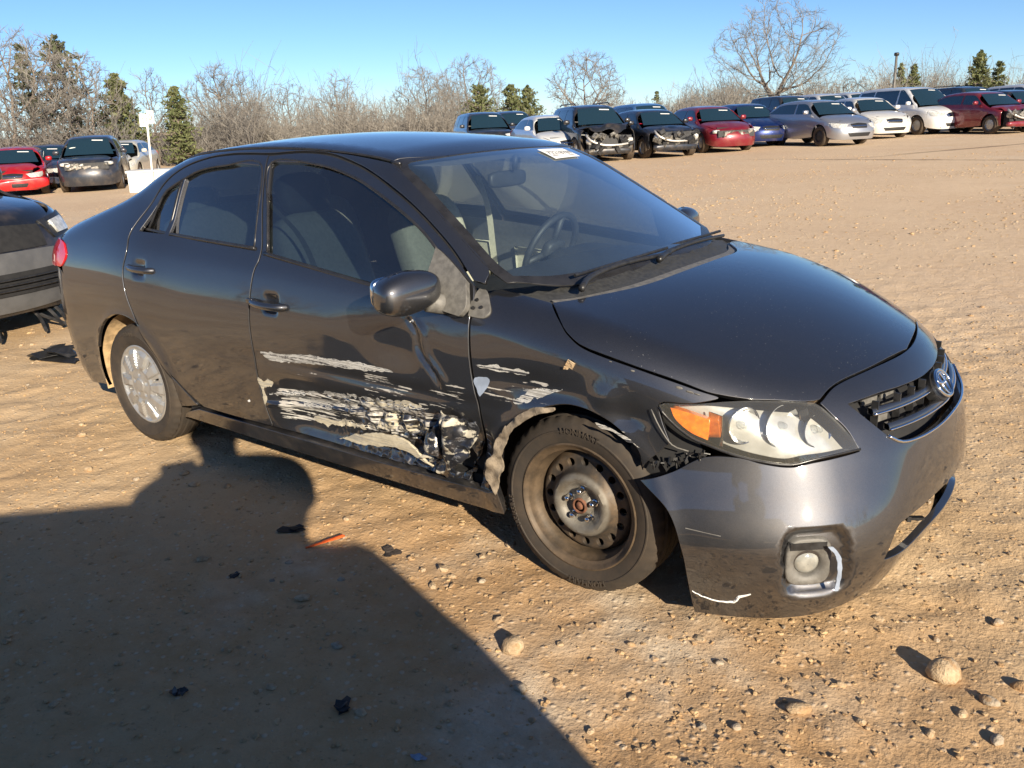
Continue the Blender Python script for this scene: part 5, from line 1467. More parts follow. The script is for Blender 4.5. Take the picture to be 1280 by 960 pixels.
def bare_tree(az, dist, H, seed, label, hw=2.8, n=520, base=.22, trunk=None, name='bare_tree', low=.16, tipr=.011, twigs=3, lean=0.0, shape=1.0):
    """branches grown towards points scattered through a rounded crown"""
    x, y, z = P_at(az, dist)
    rnd = np.random.default_rng(seed)
    q = rnd.normal(size=(n * 3, 3)); q /= np.linalg.norm(q, axis=1)[:, None]
    q *= (.25 + .75 * rnd.random((n * 3, 1)) ** .45)
    q[:, 2] = np.where(q[:, 2] < -.75, -.75, q[:, 2])
    lump = fbm(np.arctan2(q[:, 1], q[:, 0]) * 1.3 + seed, q[:, 2] * 2.2, seed, 2)
    q = q[lump > .36][:n]
    c0 = H * (1 + low) / 2; hz_ = H * (1 - low) / 2
    A = q * np.array((hw, hw, hz_)) * (1 - .0) + np.array((lean, 0, c0))
    A[:, :2] *= (.62 + .38 * np.clip(1 - np.abs((A[:, 2] - H * .52) / (H * .5)), 0, 1) ** .6)[:, None] * shape
    D = max(.22, H / 26)
    N = [np.array((0, 0, -.3))]; par = [-1]
    k = max(2, int(H * base / D))
    for i in range(1, k + 1): N.append(np.array((lean * .3 * i / k + .06 * math.sin(i * 1.7 + seed), .05 * math.cos(i + seed), H * base * i / k))); par.append(i - 1)
    near = np.zeros(len(A), int); nd = np.full(len(A), 1e9)
    def upd(lo):
        P_ = np.array(N[lo:])
        dd = np.linalg.norm(A[:, None] - P_[None], axis=2); m = dd.argmin(1); v = dd[np.arange(len(A)), m]
        b = v < nd; nd[b] = v[b]; near[b] = m[b] + lo
    upd(0)
    alive = np.ones(len(A), bool)
    for it in range(90):
        act = alive & (nd < D * 14)
        if not act.any(): break
        ids = np.unique(near[act]); lo = len(N)
        for a in ids:
            v = A[act & (near == a)] - N[a]; v = (v / (np.linalg.norm(v, axis=1)[:, None] + 1e-9)).mean(0)
            v = v + (rnd.random(3) - .5) * .5 + (0, 0, .06)
            if par[a] >= 0:
                pv = N[a] - N[par[a]]; v = v + .55 * pv / (np.linalg.norm(pv) + 1e-9)
            v /= np.linalg.norm(v) + 1e-9
            N.append(N[a] + v * D); par.append(int(a))
        upd(lo)
        alive &= nd > D * 1.25
        if len(N) > 2600: break
    N = np.array(N); m_ = len(N)
    acc = np.zeros(m_); kids = np.zeros(m_, int)
    rad = np.zeros(m_)
    for i in range(m_ - 1, 0, -1):
        r_ = max(acc[i], tipr ** 2.2) ** (1 / 2.2) if kids[i] else tipr
        rad[i] = r_; acc[par[i]] += r_ ** 2.2; kids[par[i]] += 1
    rad[0] = acc[0] ** (1 / 2.2) * 1.25
    if trunk: rad *= 1; s_ = trunk / rad[1]; rad = np.where(rad > tipr * 2.5, tipr * 2.5 + (rad - tipr * 2.5) * s_, rad)
    S, T, K = [], [], []
    for i in range(1, m_):
        sg = (N[par[i]], N[i], rad[par[i]] if kids[par[i]] < 2 or par[i] == 0 else min(rad[par[i]], rad[i] * 1.25), rad[i])
        (K if i <= k else (S if rad[i] > tipr * 1.6 else T)).append(sg)
    # fine twigs
    thin = [i for i in range(k + 1, m_) if rad[i] < tipr * 2.6]
    for i in thin:
        for _ in range(twigs):
            d = rnd.normal(size=3); pv = N[i] - N[par[i]]; d = d / np.linalg.norm(d) * .75 + pv / (np.linalg.norm(pv) + 1e-9) + (0, 0, .25)
            d /= np.linalg.norm(d); L = D * (.8 + 1.3 * rnd.random())
            a = N[i]; b = a + d * L
            T.append((a, b, tipr * .75, tipr * .45))
            e = d + rnd.normal(size=3) * .5; T.append((a + d * L * .5, a + d * L * .5 + e / np.linalg.norm(e) * L * .6, tipr * .6, tipr * .4))
    o = thing(name, label, 'tree', (x, y, z), rnd.random() * 6)
    V, F = segs_mesh(K, 8); link(bpy.data.objects.new('trunk', fast_mesh('trunk', V, F, M['bark'], True)), o)
    if len(S) > 1: V, F = segs_mesh(S, 4); link(bpy.data.objects.new('branches', fast_mesh('branches', V, F, M['bark'], True)), o)['kind'] = 'stuff'
    V, F = segs_mesh(T, 3); link(bpy.data.objects.new('twigs', fast_mesh('twigs', V, F, M['twig'], False)), o)['kind'] = 'stuff'
    return o

def pine(az, dist, H, seed, label, rad=.22, n=30, mat=None, base=.12, name='pine_tree', clump=1.0, dens=1.0):
    x, y, z = P_at(az, dist)
    rnd = np.random.default_rng(seed)
    S = []; lv = []; lf = []
    tr = [(np.array((0, 0, -.3)), np.array((0, 0, H * .97)), H * .016, .02)]
    for i in range(int(n * dens)):
        t = base + (1 - base) * ((i + rnd.random()) / (n * dens))
        zz = H * t
        L = H * rad * (min(1.0, (1 - t) ** .62 * 1.05) + .05) * (.45 + .8 * rnd.random())
        for k in range(5):
            a = rnd.random() * 2 * math.pi
            e = np.array((math.cos(a) * L, math.sin(a) * L, L * (-.05 + .5 * t + .25 * (rnd.random() - .5))))
            p0 = np.array((0, 0, zz)); p1 = p0 + e
            S.append((p0, p1, .03 + .01 * H / 10, .012))
            for q in range(int(14 * clump)):
                s_ = .25 + .8 * rnd.random()
                c = p0 + e * s_ + (rnd.random(3) - .5) * L * .38
                w = (.11 + .17 * rnd.random()) * (H / 9) ** .6
                u1 = rnd.normal(size=3); u1 /= np.linalg.norm(u1); u2 = np.cross(u1, rnd.normal(size=3)); u2 /= np.linalg.norm(u2)
                b = len(lv)
                lv += [c - u1 * w, c + u2 * w * .4, c + u1 * w, c - u2 * w * .4]
                lf.append((b, b + 1, b + 2, b + 3))
    o = thing(name, label, 'tree', (x, y, z), rnd.random() * 6)
    V, F = segs_mesh(tr, 7); link(bpy.data.objects.new('trunk', fast_mesh('trunk', V, F, M['bark'], True)), o)
    V, F = segs_mesh(S, 3); link(bpy.data.objects.new('branches', fast_mesh('branches', V, F, M['bark'])), o)['kind'] = 'stuff'
    link(bpy.data.objects.new('crown', fast_mesh('crown', np.array(lv), np.array(lf), mat or M['needles'])), o)
    return o

def hgt(elev, dist, az): return dist * math.tan(R(elev)) + 1.518 - P_at(az, dist)[2]
def btree(az, dist, elev, seed, label, **k): return bare_tree(az, dist, hgt(elev, dist, az), seed, label, **k)
def ptree(az, dist, elev, seed, label, **k): return pine(az, dist, hgt(elev, dist, az), seed, label, **k)
btree(156.6, 46, 6.0, 1, 'tall bare tree at the far left edge, behind the red car', hw=3.4, n=620, low=.10)
ptree(155.3, 52, 4.7, 31, 'scraggly tall pine mixed among bare trees above the red car', rad=.20, n=22, mat=M['needles_dark'], base=.35, clump=.55)
ptree(153.5, 50, 5.1, 2, 'tall open pine with dark needle tufts above the dark crossover', rad=.30, n=24, mat=M['needles_dark'], base=.26, clump=.75)
btree(152.7, 47, 4.5, 3, 'grey bare tree crowded against the tall open pine', hw=2.4, n=420, low=.08)
btree(154.6, 48, 5.2, 33, 'bare tree with tangled crown between the two tall pines', hw=2.8, n=520, low=.08)
ptree(150.8, 48, 3.05, 4, 'dense cone shaped evergreen right of the dark crossover', rad=.30, n=44, base=.03, clump=1.5)
btree(149.0, 52, 3.7, 5, 'thin bare tree rising behind the white sign', hw=1.3, n=220, base=.35, low=.2)
ptree(147.7, 50, 2.35, 6, 'loose evergreen half hidden in bare saplings right of the sign', rad=.27, n=34, base=.08, clump=1.0)
btree(145.1, 62, 3.6, 7, "round crowned bare tree standing clear above the sedan's rear window", hw=2.9, n=600, base=.2)
btree(137.9, 74, 3.05, 8, 'thin bare tree standing out of the brush above the sedan roof', hw=2.2, n=380)
btree(141.2, 76, 2.5, 18, 'low bare tree in the brush between the round one and the thin one', hw=2.6, n=360)
btree(132.9, 70, 3.2, 9, 'spreading bare tree left of the two tallest trunks, over the roof', hw=2.7, n=480)
btree(129.9, 72, 3.75, 10, 'tallest bare tree over the sedan roof, behind a short pine', hw=3.0, n=600)
ptree(129.3, 60, 1.85, 11, 'short bushy pine in front of the tallest bare tree', rad=.46, n=30, base=.03, clump=1.5)
ptree(127.3, 60, 1.80, 12, 'left of two short bushy pines above the white sedan', rad=.38, n=30, base=.03, clump=1.4)
ptree(126.3, 61, 1.72, 13, 'right of two short bushy pines above the white sedan', rad=.38, n=30, base=.03, clump=1.4)
btree(122.6, 62, 3.7, 14, 'wide bare tree with gnarled limbs above the crushed crossover', hw=2.9, n=560, base=.18)
ptree(118.2, 95, 1.1, 15, 'tiny distant pine above the hood of the crushed black sedan', rad=.24, n=20, base=.05)
btree(111.1, 68, 6.0, 16, 'very large bare oak spreading above the silver sedan', hw=5.0, n=900, base=.16, low=.12, trunk=.30)
btree(106.9, 76, 1.55, 17, 'small bushy bare tree right of the large oak', hw=1.9, n=320, base=.1, low=.02)
ptree(104.2, 80, 1.95, 19, 'left of the twin narrow pines beside the light pole', rad=.22, n=30, base=.03)
ptree(103.5, 82, 1.85, 20, 'right of the twin narrow pines beside the light pole', rad=.21, n=30, base=.03)
ptree(100.2, 80, 2.4, 21, 'taller dark pine above the wrecked red car at right', rad=.28, n=34, base=.03, clump=1.3)
ptree(99.2, 82, 1.8, 22, 'shorter dark pine right of the taller one at the right edge', rad=.25, n=30, base=.03)

# brush: a thicket nobody could count
def brush(name, rows, mat, seed):
    rnd = np.random.default_rng(seed); S = []
    for (az0, az1, d0, d1, h0, h1, n) in rows:
        for _ in range(n):
            az = az0 + (az1 - az0) * rnd.random(); d = d0 + (d1 - d0) * rnd.random()
            x, y, z = P_at(az, d)
            H = (h0 + (h1 - h0) * rnd.random() ** 1.8) * (.6 + .75 * float(vnoise(az * .8, 1, 5)))
            p = np.array((x, y, z - .1))
            for st in range(2):
                dr = np.array(((rnd.random() - .5) * .7, (rnd.random() - .5) * .7, 1.0)); r = .016 + .014 * rnd.random()
                h = H * (.6 + .4 * rnd.random())
                md = p + dr * h * .5; tp = md + (dr + rnd.normal(size=3) * .22) * h * .5
                S.append((p, md, r, r * .75)); S.append((md, tp, r * .75, .006))
                for k in range(8):
                    t = .2 + .8 * rnd.random(); b = p + (md - p) * t * 2 if t < .5 else md + (tp - md) * (t * 2 - 1)
                    e = rnd.normal(size=3) * .55 + dr * .55; e = e * h * (.12 + .14 * rnd.random())
                    S.append((b, b + e, .011, .007))
                    S.append((b + e * .6, b + e * .6 + (e * .5 + rnd.normal(size=3) * h * .06), .008, .005))
    V, F = segs_mesh(S, 3)
    link(bpy.data.objects.new(name, fast_mesh(name, V, F, mat)))['kind'] = 'stuff'
brush('brush', [(144, 158, 54, 66, 1.8, 4.0, 420), (126, 147, 58, 84, 2.0, 4.6, 850), (131, 146, 54, 60, 1.4, 3.0, 400)], M['brushwood'], 1)
brush('brush', [(112, 127, 68, 92, 1.6, 3.2, 480), (104, 118, 60, 76, 1.6, 3.4, 800), (92, 105, 84, 100, 2.4, 5.0, 620), (109, 117, 56, 62, 1.2, 2.4, 380)], M['brushwood'], 2)
brush('brush', [(143.5, 150.5, 50, 58, 2.2, 4.2, 150), (151, 158, 42, 52, 1.5, 3.0, 220)], M['twig'], 3)
# the wood behind the photographer, which the sedan's flank reflects
brush('brush', [(-150, 20, 58, 80, 3, 6, 700)], M['brushwood'], 4)
brush('brush', [(158, 182, 52, 70, 2.0, 5.0, 380), (58, 92, 84, 104, 2.4, 5.0, 420)], M['brushwood'], 6)
def wood_behind():
    rnd = np.random.default_rng(77); S = []
    for i in range(60):
        x, y, z = P_at(-150 + 165 * rnd.random(), 50 + 35 * rnd.random())
        H = 5 + 6 * rnd.random()
        T = []
        grow(rnd, (x, y, z), (0, 0, 1), H * .4, .18, 3, T, .5, .15, T=T)
        S += T
    V, F = segs_mesh(S, 3)
    link(bpy.data.objects.new('far_wood', fast_mesh('far_wood', V, F, M['bark'])))['kind'] = 'stuff'
wood_behind()

# ---------------------------------------------------------------- street furniture
def light_pole():
    x, y, z = P_at(104.5, 62)
    o = thing('light_pole', 'tall thin light pole with a small lamp head beside twin pines', 'light pole', (x, y, z), R(194))
    H = hgt(2.48, 62, 104.5)
    m = MB(); m.tube([(0, 0, -.2), (0, 0, H)], [.11, .07], 8); m.build('pole', M['grey_plastic'], o, True)
    m = MB(); m.tube([(0, 0, H - .08), (0, .3, H - .02), (0, .7, H)], .04, 6); m.build('arm', M['grey_plastic'], o, True)
    m = MB(); m.rbox((0, .75, H - .02), (.30, .6, .2), e=.5, n=8); m.build('lamp_head', M['black_plastic'], o, True)
light_pole()
def row_sign():
    x, y, z = P_at(149.65, 27)
    o = thing('row_sign', 'white folded two panel row marker sign on a leaning white post', 'sign', (x, y, z), R(-38))
    o.rotation_euler = (R(-3), 0, R(-31))
    H = hgt(.95, 27, 149.65) + .03
    m = MB(); m.tube([(0, 0, -.2), (0, 0, H - .3)], .030, 8); m.build('post', simple('white_pvc_post', (.74, .71, .64), .5, var=.08), o, True)
    for s_ in (-1, 1):
        m = MB(); m.box((0, 0, 0), (.010, .20, .34))
        pn = m.build('panel', M['white_label'], o)
        pn.location = (.03, s_ * .10, H - .17 + s_ * .045); pn.rotation_euler = (0, 0, s_ * R(-28))
        V, F = text_mesh('1' if s_ < 0 else '0', .24, .001)
        t = make('numeral', np.stack([.007 + V[:, 2], V[:, 0], V[:, 1] - .09], -1), F, M['grey_trim'], pn, smooth=False)
row_sign()
# ---------------------------------------------------------------- the other cars in the lot
M['dark_glass'] = NG('sky_tinted_car_glass')
M['dark_glass'] = M['dark_glass'].done(M['dark_glass'].pbr((.012, .030, .042), .05, 0, 0, None, .6, ior=2.1))  # slight blue in the base colour stands in for reflected sky
M['junk'] = simple('exposed_radiator_parts', (.20, .19, .17), .5, .5, var=.6, scale=18)
M['junk_dark'] = simple('exposed_dark_parts', (.03, .03, .032), .6, .2, var=.5, scale=18)
M['junk_light'] = simple('bare_crash_bar', (.60, .58, .54), .4, .6, var=.2)
M['lamp_bg'] = simple('clear_lamp', (.62, .62, .58), .12, .3, .8, var=.3, scale=22)
M['airbag'] = simple('airbag_fabric', (.62, .66, .60), .8, var=.1)
def bg_paint(name, col, metal=.3):
    g = NG(name)
    n = g.noise(g.coords(), 5, 4)
    c = g.mix(g.mr(n, .4, .8, 0, .18), col, (.36, .27, .18))
    return g.done(g.pbr(c, .35, metal, 1.0, None, .5, .03))

def car_shape(kind):
    if kind == 'sedan':
        wb, fo, ro, W, H, hood, deck, wr = 2.72, .93, 1.02, .89, 1.46, .98, 1.08, .32
        fx, rx = wb / 2, -wb / 2; F, Rr = fx + fo, rx - ro
        ws = (fx - .18, .98, 1.66, .2); bk = (rx - .42, 1.08, 1.9, .14)
        Zr = [(-2, 1.32), (-1.1, 1.41), (-.5, H), (.1, H - .01), (.5, 1.40), (.9, 1.33)]
        Zt = [(Rr - .1, .98), (Rr + .15, 1.06), (Rr + .6, deck), (rx, 1.08), (-.5, 1.05), (fx - .3, .99), (fx, .95), (fx + .35, .88), (fx + .62, .79), (F, .64), (F + .2, .5)]
        belt = .98; ks = .12
    elif kind == 'suv':
        wb, fo, ro, W, H, hood, deck, wr = 2.68, .93, .95, .925, 1.69, 1.08, 1.15, .36
        fx, rx = wb / 2, -wb / 2; F, Rr = fx + fo, rx - ro
        ws = (fx - .12, 1.10, 1.30, .2); bk = (Rr + .12, 1.15, .42, .10)
        Zr = [(-2.4, 1.60), (-1.6, 1.66), (-.6, H), (.1, H - .01), (.5, 1.62), (.9, 1.54)]
        Zt = [(Rr - .1, 1.10), (Rr + .3, 1.16), (-.5, 1.15), (fx - .3, 1.11), (fx, 1.08), (fx + .4, 1.03), (fx + .68, .96), (F, .84), (F + .2, .68)]
        belt = 1.10; ks = .12
    else:
        wb, fo, ro, W, H, hood, deck, wr = 3.0, .98, 1.05, .985, 1.76, 1.05, 1.12, .34
        fx, rx = wb / 2, -wb / 2; F, Rr = fx + fo, rx - ro
        ws = (fx + .02, 1.05, 1.42, .2); bk = (Rr + .10, 1.12, .32, .10)
        Zr = [(-2.4, 1.68), (-1.6, 1.74), (-.6, H), (.1, H - .02), (.6, 1.68), (1.0, 1.58)]
        Zt = [(Rr - .1, 1.10), (Rr + .3, 1.14), (-.5, 1.12), (fx - .3, 1.08), (fx, 1.04), (fx + .4, .97), (fx + .70, .87), (F, .70), (F + .2, .5)]
        belt = 1.06; ks = .12
    sc = W / .88
    T = [(.05, .10), (.18, .06), (.3, .03), (.45, .01), (.6, 0), (.75, .003), (belt - .08, .022), (belt, .05), (belt + .08, .085), (belt + .2, .16)]
    Yb = W - .065
    Hh = H - belt
    Yg = [(.0, Yb - .04), (.6, Yb - .006), (belt - .12, Yb + .012), (belt, Yb), (belt + .25 * Hh, Yb - .05), (belt + .55 * Hh, Yb - .125), (belt + .8 * Hh, Yb - .20), (belt + Hh, Yb - .30), (belt + 1.3 * Hh, Yb - .45)]
    zf = .55 if kind == 'sedan' else .62
    S = Shape(W=[(Rr, W - .10), (Rr + .4, W - .05), (rx, W - .005), (-.4, W), (.4, W), (fx, W - .005), (fx + .4, W - .03), (F, W - .09)], T=T, Zt=Zt,
              cr=[(Rr, .12), (rx, .1), (fx - .3, .06), (fx, .08), (F - .3, .14), (F, .2)],
              X0=[(0, F - .14), (.2, F - .04), (.4, F), (zf, F - .02), (zf + .15, F - .08), (zf + .4, F - .2)], fc=(.28, .20), Xr=[(0, Rr + .2), (.3, Rr + .04), (.6, Rr), (.9, Rr + .03), (1.2, Rr + .12)], rc=(.12, .1),
              Yg=Yg, gx=[(Rr, .07), (rx, .02), (0, 0), (fx, .02)], ws=ws, Zr=Zr, rb=.08, bk=bk, wheels=((fx, wr), (rx, wr)), ks=ks, kf=.2, kr=.18, lip=.012, arch=wr + .05, kb=.045)
    S.k = dict(kind=kind, fx=fx, rx=rx, F=F, R=Rr, W=W, H=H, belt=belt, wr=wr, ws=ws, bk=bk)
    return S
SHAPES = {k: car_shape(k) for k in ('sedan', 'suv', 'van')}
PANELS = {}
def car_panels(kind, res):
    """panel meshes for one body style, made once and shared by all its cars"""
    if (kind, res) in PANELS: return PANELS[(kind, res)]
    S = SHAPES[kind]; K = S.k; T, G, B = S.tub, S.green, S.body
    fx, rx, F, Rr, W, H, belt, wr = (K[q] for q in ('fx', 'rx', 'F', 'R', 'W', 'H', 'belt', 'wr'))
    kw = dict(steps=44)
    def side(l, Fn=B):
        q, _ = surf(Fn, [(p[0], -W, p[1]) for p in l], (0, -1, 0), .4, 1.6)
        return [tuple(a) + tuple(p[2:]) for a, p in zip(q, l)]
    ws, bk = K['ws'], K['bk']
    wsx = lambda z: ws[0] - (z - ws[1]) * ws[2]
    bkx = lambda z: bk[0] + (z - bk[1]) * bk[2]
    top = H - .085
    out = {}
    hoodz = lambda x: float(S.Zt(x)) - .075
    xr = [fx + .42, fx + .2, fx - .05]
    hood_r = [(x, hoodz(x)) for x in xr]
    roof_r = [(wsx(H - .12) - .10, H - .10), (0, top + .01), (-.9, top + (.0 if kind != 'sedan' else -.02)), (bkx(H - .12) + .10, H - (.13 if kind != 'sedan' else .14))]
    a_r = [(wsx(belt + .05) - .12, belt + .03), (wsx(belt + .25) - .13, belt + .23)]
    if kind == 'sedan': c_r = [(bkx(1.25) + .02, 1.24), (bkx(1.10) - .02, 1.10, 1), (Rr + .35, 1.04)]
    else: c_r = [(bkx(belt + .3) + .08, belt + .3), (Rr + .26, belt + .02, 1)]
    ar = lambda cx, a0, a1: [(cx + (wr + .055) * math.cos(R(a0 + (a1 - a0) * i / 10)), wr + (wr + .055) * math.sin(R(a0 + (a1 - a0) * i / 10))) + ((1,) if i in (0, 10) else ()) for i in range(11)]
    sl = [(fx + .44, .27, 1), (fx + .43, .55)] + [hood_r[0] + (1,)] + hood_r[1:] + a_r + [roof_r[0]] + roof_r[1:3] + [roof_r[3]] + c_r + [(rx - .52, .9 if kind == 'sedan' else 1.0, 1), (rx - .53, .6), (rx - .53, .30, 1)] + ar(rx, 184, -4) + [(0, .22)] + ar(fx, 184, -4)
    out['body_side'] = ('paint', panel_data(B, side(sl), d=(0, -.87, .48), res=res, gap=0, flange=.02, **kw), True)
    hr = side(hood_r)
    hf = [(F - .22, -.56, .7, 1), (F - .13, -.3, .7), (F - .10, 0, .7)]
    wb_ = [(ws[0] + .08, 0, 1), (ws[0] + .03, -.45, 1)]
    out['hood'] = ('paint', panel_data(T, [hr[2]] + [hr[1]] + [hr[0]] + hf + mir(hf[:-1]) + mir(hr) + mir(wb_[1:]) + wb_, d=(0.1, 0, 1), res=res, gap=.004, flange=.02, **kw), False)
    rr_ = side(roof_r)
    out['roof'] = ('paint', panel_data(B, rr_ + [(bkx(H - .06) + .03, 0, H)] + mir(rr_) + [(wsx(H - .06), 0, H)], d=(0, 0, 1), res=res, gap=0, flange=.01, **kw), False)
    zt = float(S.Zt(F - .2))
    j = side([(fx + .44, .26), (fx + .43, .55), (fx + .42, hoodz(fx + .42))], T)
    fl = [j[0] + (1,), j[1], j[2] + (1,), (F - .22, -.56, zt - .06, 1), (F - .13, -.3, zt - .04), (F - .1, 0, zt - .03)]
    fb = [(F - .1, 0, .2), (F - .2, -.6, .2)]
    out['front_bumper'] = ('paint', panel_data(T, fl + mir(fl[:-1]) + fb[:1] * 0 + mir(fb[1:]) + fb, cyl=(fx - .1, .8, 1), res=res, gap=0, flange=.02, reach=(1.7, 1.6), **kw), False)
    j = side([(rx - .53, .30), (rx - .53, .6), (rx - .52, .9 if kind == 'sedan' else 1.0)], T)
    zr = 1.0 if kind == 'sedan' else belt + .02
    rl = [j[0] + (1,), j[1], j[2] + (1,)] + ([(Rr + .35, -.74, zr, 1)] if 0 else []) + [(Rr + .12, -.7, zr, 1), (Rr, 0, zr + .02)]
    out['rear_bumper'] = ('paint', panel_data(T, rl + mir(rl[:-1]) + [(Rr + .2, .6, .28), (Rr, 0, .28), (Rr + .2, -.6, .28)], cyl=(rx + .1, .8, -1), res=res, gap=0, flange=.02, reach=(1.7, 1.6), **kw), False)
    if kind == 'sedan':
        dk_ = [(bk[0] + .05, -.60, 1.1, 1), (Rr + .3, -.66, 1.05), (Rr + .05, -.62, .98, 1)]
        out['trunk_lid'] = ('paint', panel_data(T, dk_ + [(Rr - .02, 0, .98)] + mir(dk_) + [(bk[0] + .02, 0, 1.1)], d=(-.4, 0, .9), res=res, gap=.003, flange=.02, **kw), False)
    # glass
    z0, z1 = belt + .03, H - .13
    A = lambda z: wsx(z) - .20 - .10 * (z - belt)
    Cx = (lambda z: bkx(z) + .30) if kind == 'sedan' else (lambda z: bkx(z) + .20)
    bx = -.06 if kind != 'van' else .25
    fw = [(A(z0) - .06, z0, 1), (A((z0 + z1) / 2), (z0 + z1) / 2), (A(z1), z1 - .015), (bx - .02, z1 + .005, 1), (bx + .06, z0 + .01, 1)]
    out['front_window'] = ('glass', panel_data(B, side(fw), res=res, gap=0, flange=0, off=.005, **kw), True)
    if kind == 'sedan': rw = [(bx - .04, z0 + .01, 1), (bx - .10, z1, 1), (-.75, z1 - .01), (Cx(z1 - .06), z1 - .06, 1), (Cx(z0 + .12) - .03, z0 + .10), (Cx(z0) + .02, z0 + .03, 1)]
    else:
        cx2 = rx + .30
        rw = [(bx - .04, z0 + .01, 1), (bx - .08, z1 + .005, 1), (cx2 + .05, z1 - .005, 1), (cx2 + .02, z0 + .02, 1)]
        qw = [(cx2 - .06, z0 + .02, 1), (cx2 - .03, z1 - .01, 1), (Cx(z1) + .04, z1 - .05, 1), (Cx(z0) + .08, z0 + .06, 1)]
        out['quarter_window'] = ('glass', panel_data(B, side(qw), res=res, gap=0, flange=0, off=.005, **kw), True)
    out['rear_window'] = ('glass', panel_data(B, side(rw), res=res, gap=0, flange=0, off=.005, **kw), True)
    wl = [(wsx(z0) + .0, -(W - .20), z0 + .02, 1), (wsx(z1 + .03) - .05, -(W - .36), z1 + .03, 1), (wsx(z1 + .05), 0, z1 + .05)]
    out['windshield'] = ('glass', panel_data(G, wl + mir(wl[:-1]) + [(ws[0] - .02, 0, ws[1])], d=(.7, 0, .7), res=res, gap=0, flange=0, off=.004, **kw), False)
    bl = [(bkx(z0 + .05), -(W - .24), z0 + .05, 1), (bkx(z1), -(W - .36), z1, 1)]
    out['back_window'] = ('glass', panel_data(G, bl + mir(bl), d=(-.9, 0, .43), res=res, gap=0, flange=0, off=.004, **kw), False)
    c = lambda th, z, cn=0: (fx - .1 + math.cos(R(th)), math.sin(R(th)), z, cn)
    zl = zt - .055
    out['headlight'] = ('lamp', panel_data(T, [c(-23, zl - .02, 1), c(-38, zl + .005), c(-56, zl + .03, 1), c(-50, zl - .10), c(-30, zl - .15, 1)], cyl=(fx - .1, .8, 1), res=res * .7, gap=0, flange=.02, off=.006, reach=(1.7, 1.6), **kw), True)
    out['grille'] = ('black', panel_data(T, [c(-19, zl - .02, 1), c(0, zl + .01), c(19, zl - .02, 1), c(15, zl - .15, 1), c(-15, zl - .15, 1)], cyl=(fx - .1, .8, 1), res=res, gap=0, flange=.02, off=.006, reach=(1.7, 1.6), **kw), False)
    out['lower_intake'] = ('black', panel_data(T, [c(-24, .40, 1), c(24, .40, 1), c(20, .29, 1), c(-20, .29, 1)], cyl=(fx - .1, .8, 1), res=res, gap=0, flange=.02, off=.006, reach=(1.7, 1.6), **kw), False)
    out['chrome_bar'] = ('chrome', panel_data(T, [c(-17, zl - .065, 1), c(17, zl - .065, 1), c(17, zl - .09, 1), c(-17, zl - .09, 1)], cyl=(fx - .1, .8, 1), res=res, gap=0, flange=.01, off=.012, reach=(1.7, 1.6), **kw), False)
    out['tail_lamp'] = ('red', panel_data(B, [(rx - .62, -W, .86, 1), (Rr + .1, -W + .22, .86, 1), (Rr + .12, -W + .22, 1.0, 1), (rx - .6, -W, .98, 1)] if kind == 'sedan' else [(rx - .70, -W, .95, 1), (Rr + .05, -W + .2, .95, 1), (Rr + .2, -W + .22, 1.30, 1), (rx - .66, -W + .05, 1.25, 1)], d=(-.6, -.8, 0), res=res, gap=0, flange=.02, off=.006, **kw), True)
    PANELS[(kind, res)] = out
    return out
MESH = {}
def shared(key, V, FF, NN, mat):
    if key not in MESH:
        me = bpy.data.meshes.new(key[1])
        me.from_pydata(V.tolist(), [], FF); me.materials.append(mat)
        me.polygons.foreach_set('use_smooth', np.ones(len(FF), bool)); me.update()
        me.normals_split_custom_set_from_vertices(NN.tolist())
        MESH[key] = me
    return MESH[key]
def bg_wheel(wr):
    k = ('wheel', round(wr, 3))
    if k not in MESH:
        m = MB(); m.lathe([(wr * .62, -.09), (wr * .58, -.06), (wr * .50, -.075), (wr * .2, -.085), (.002, -.09)], 20)
        MESH[k] = (m.v, m.f)
    return MESH[k]

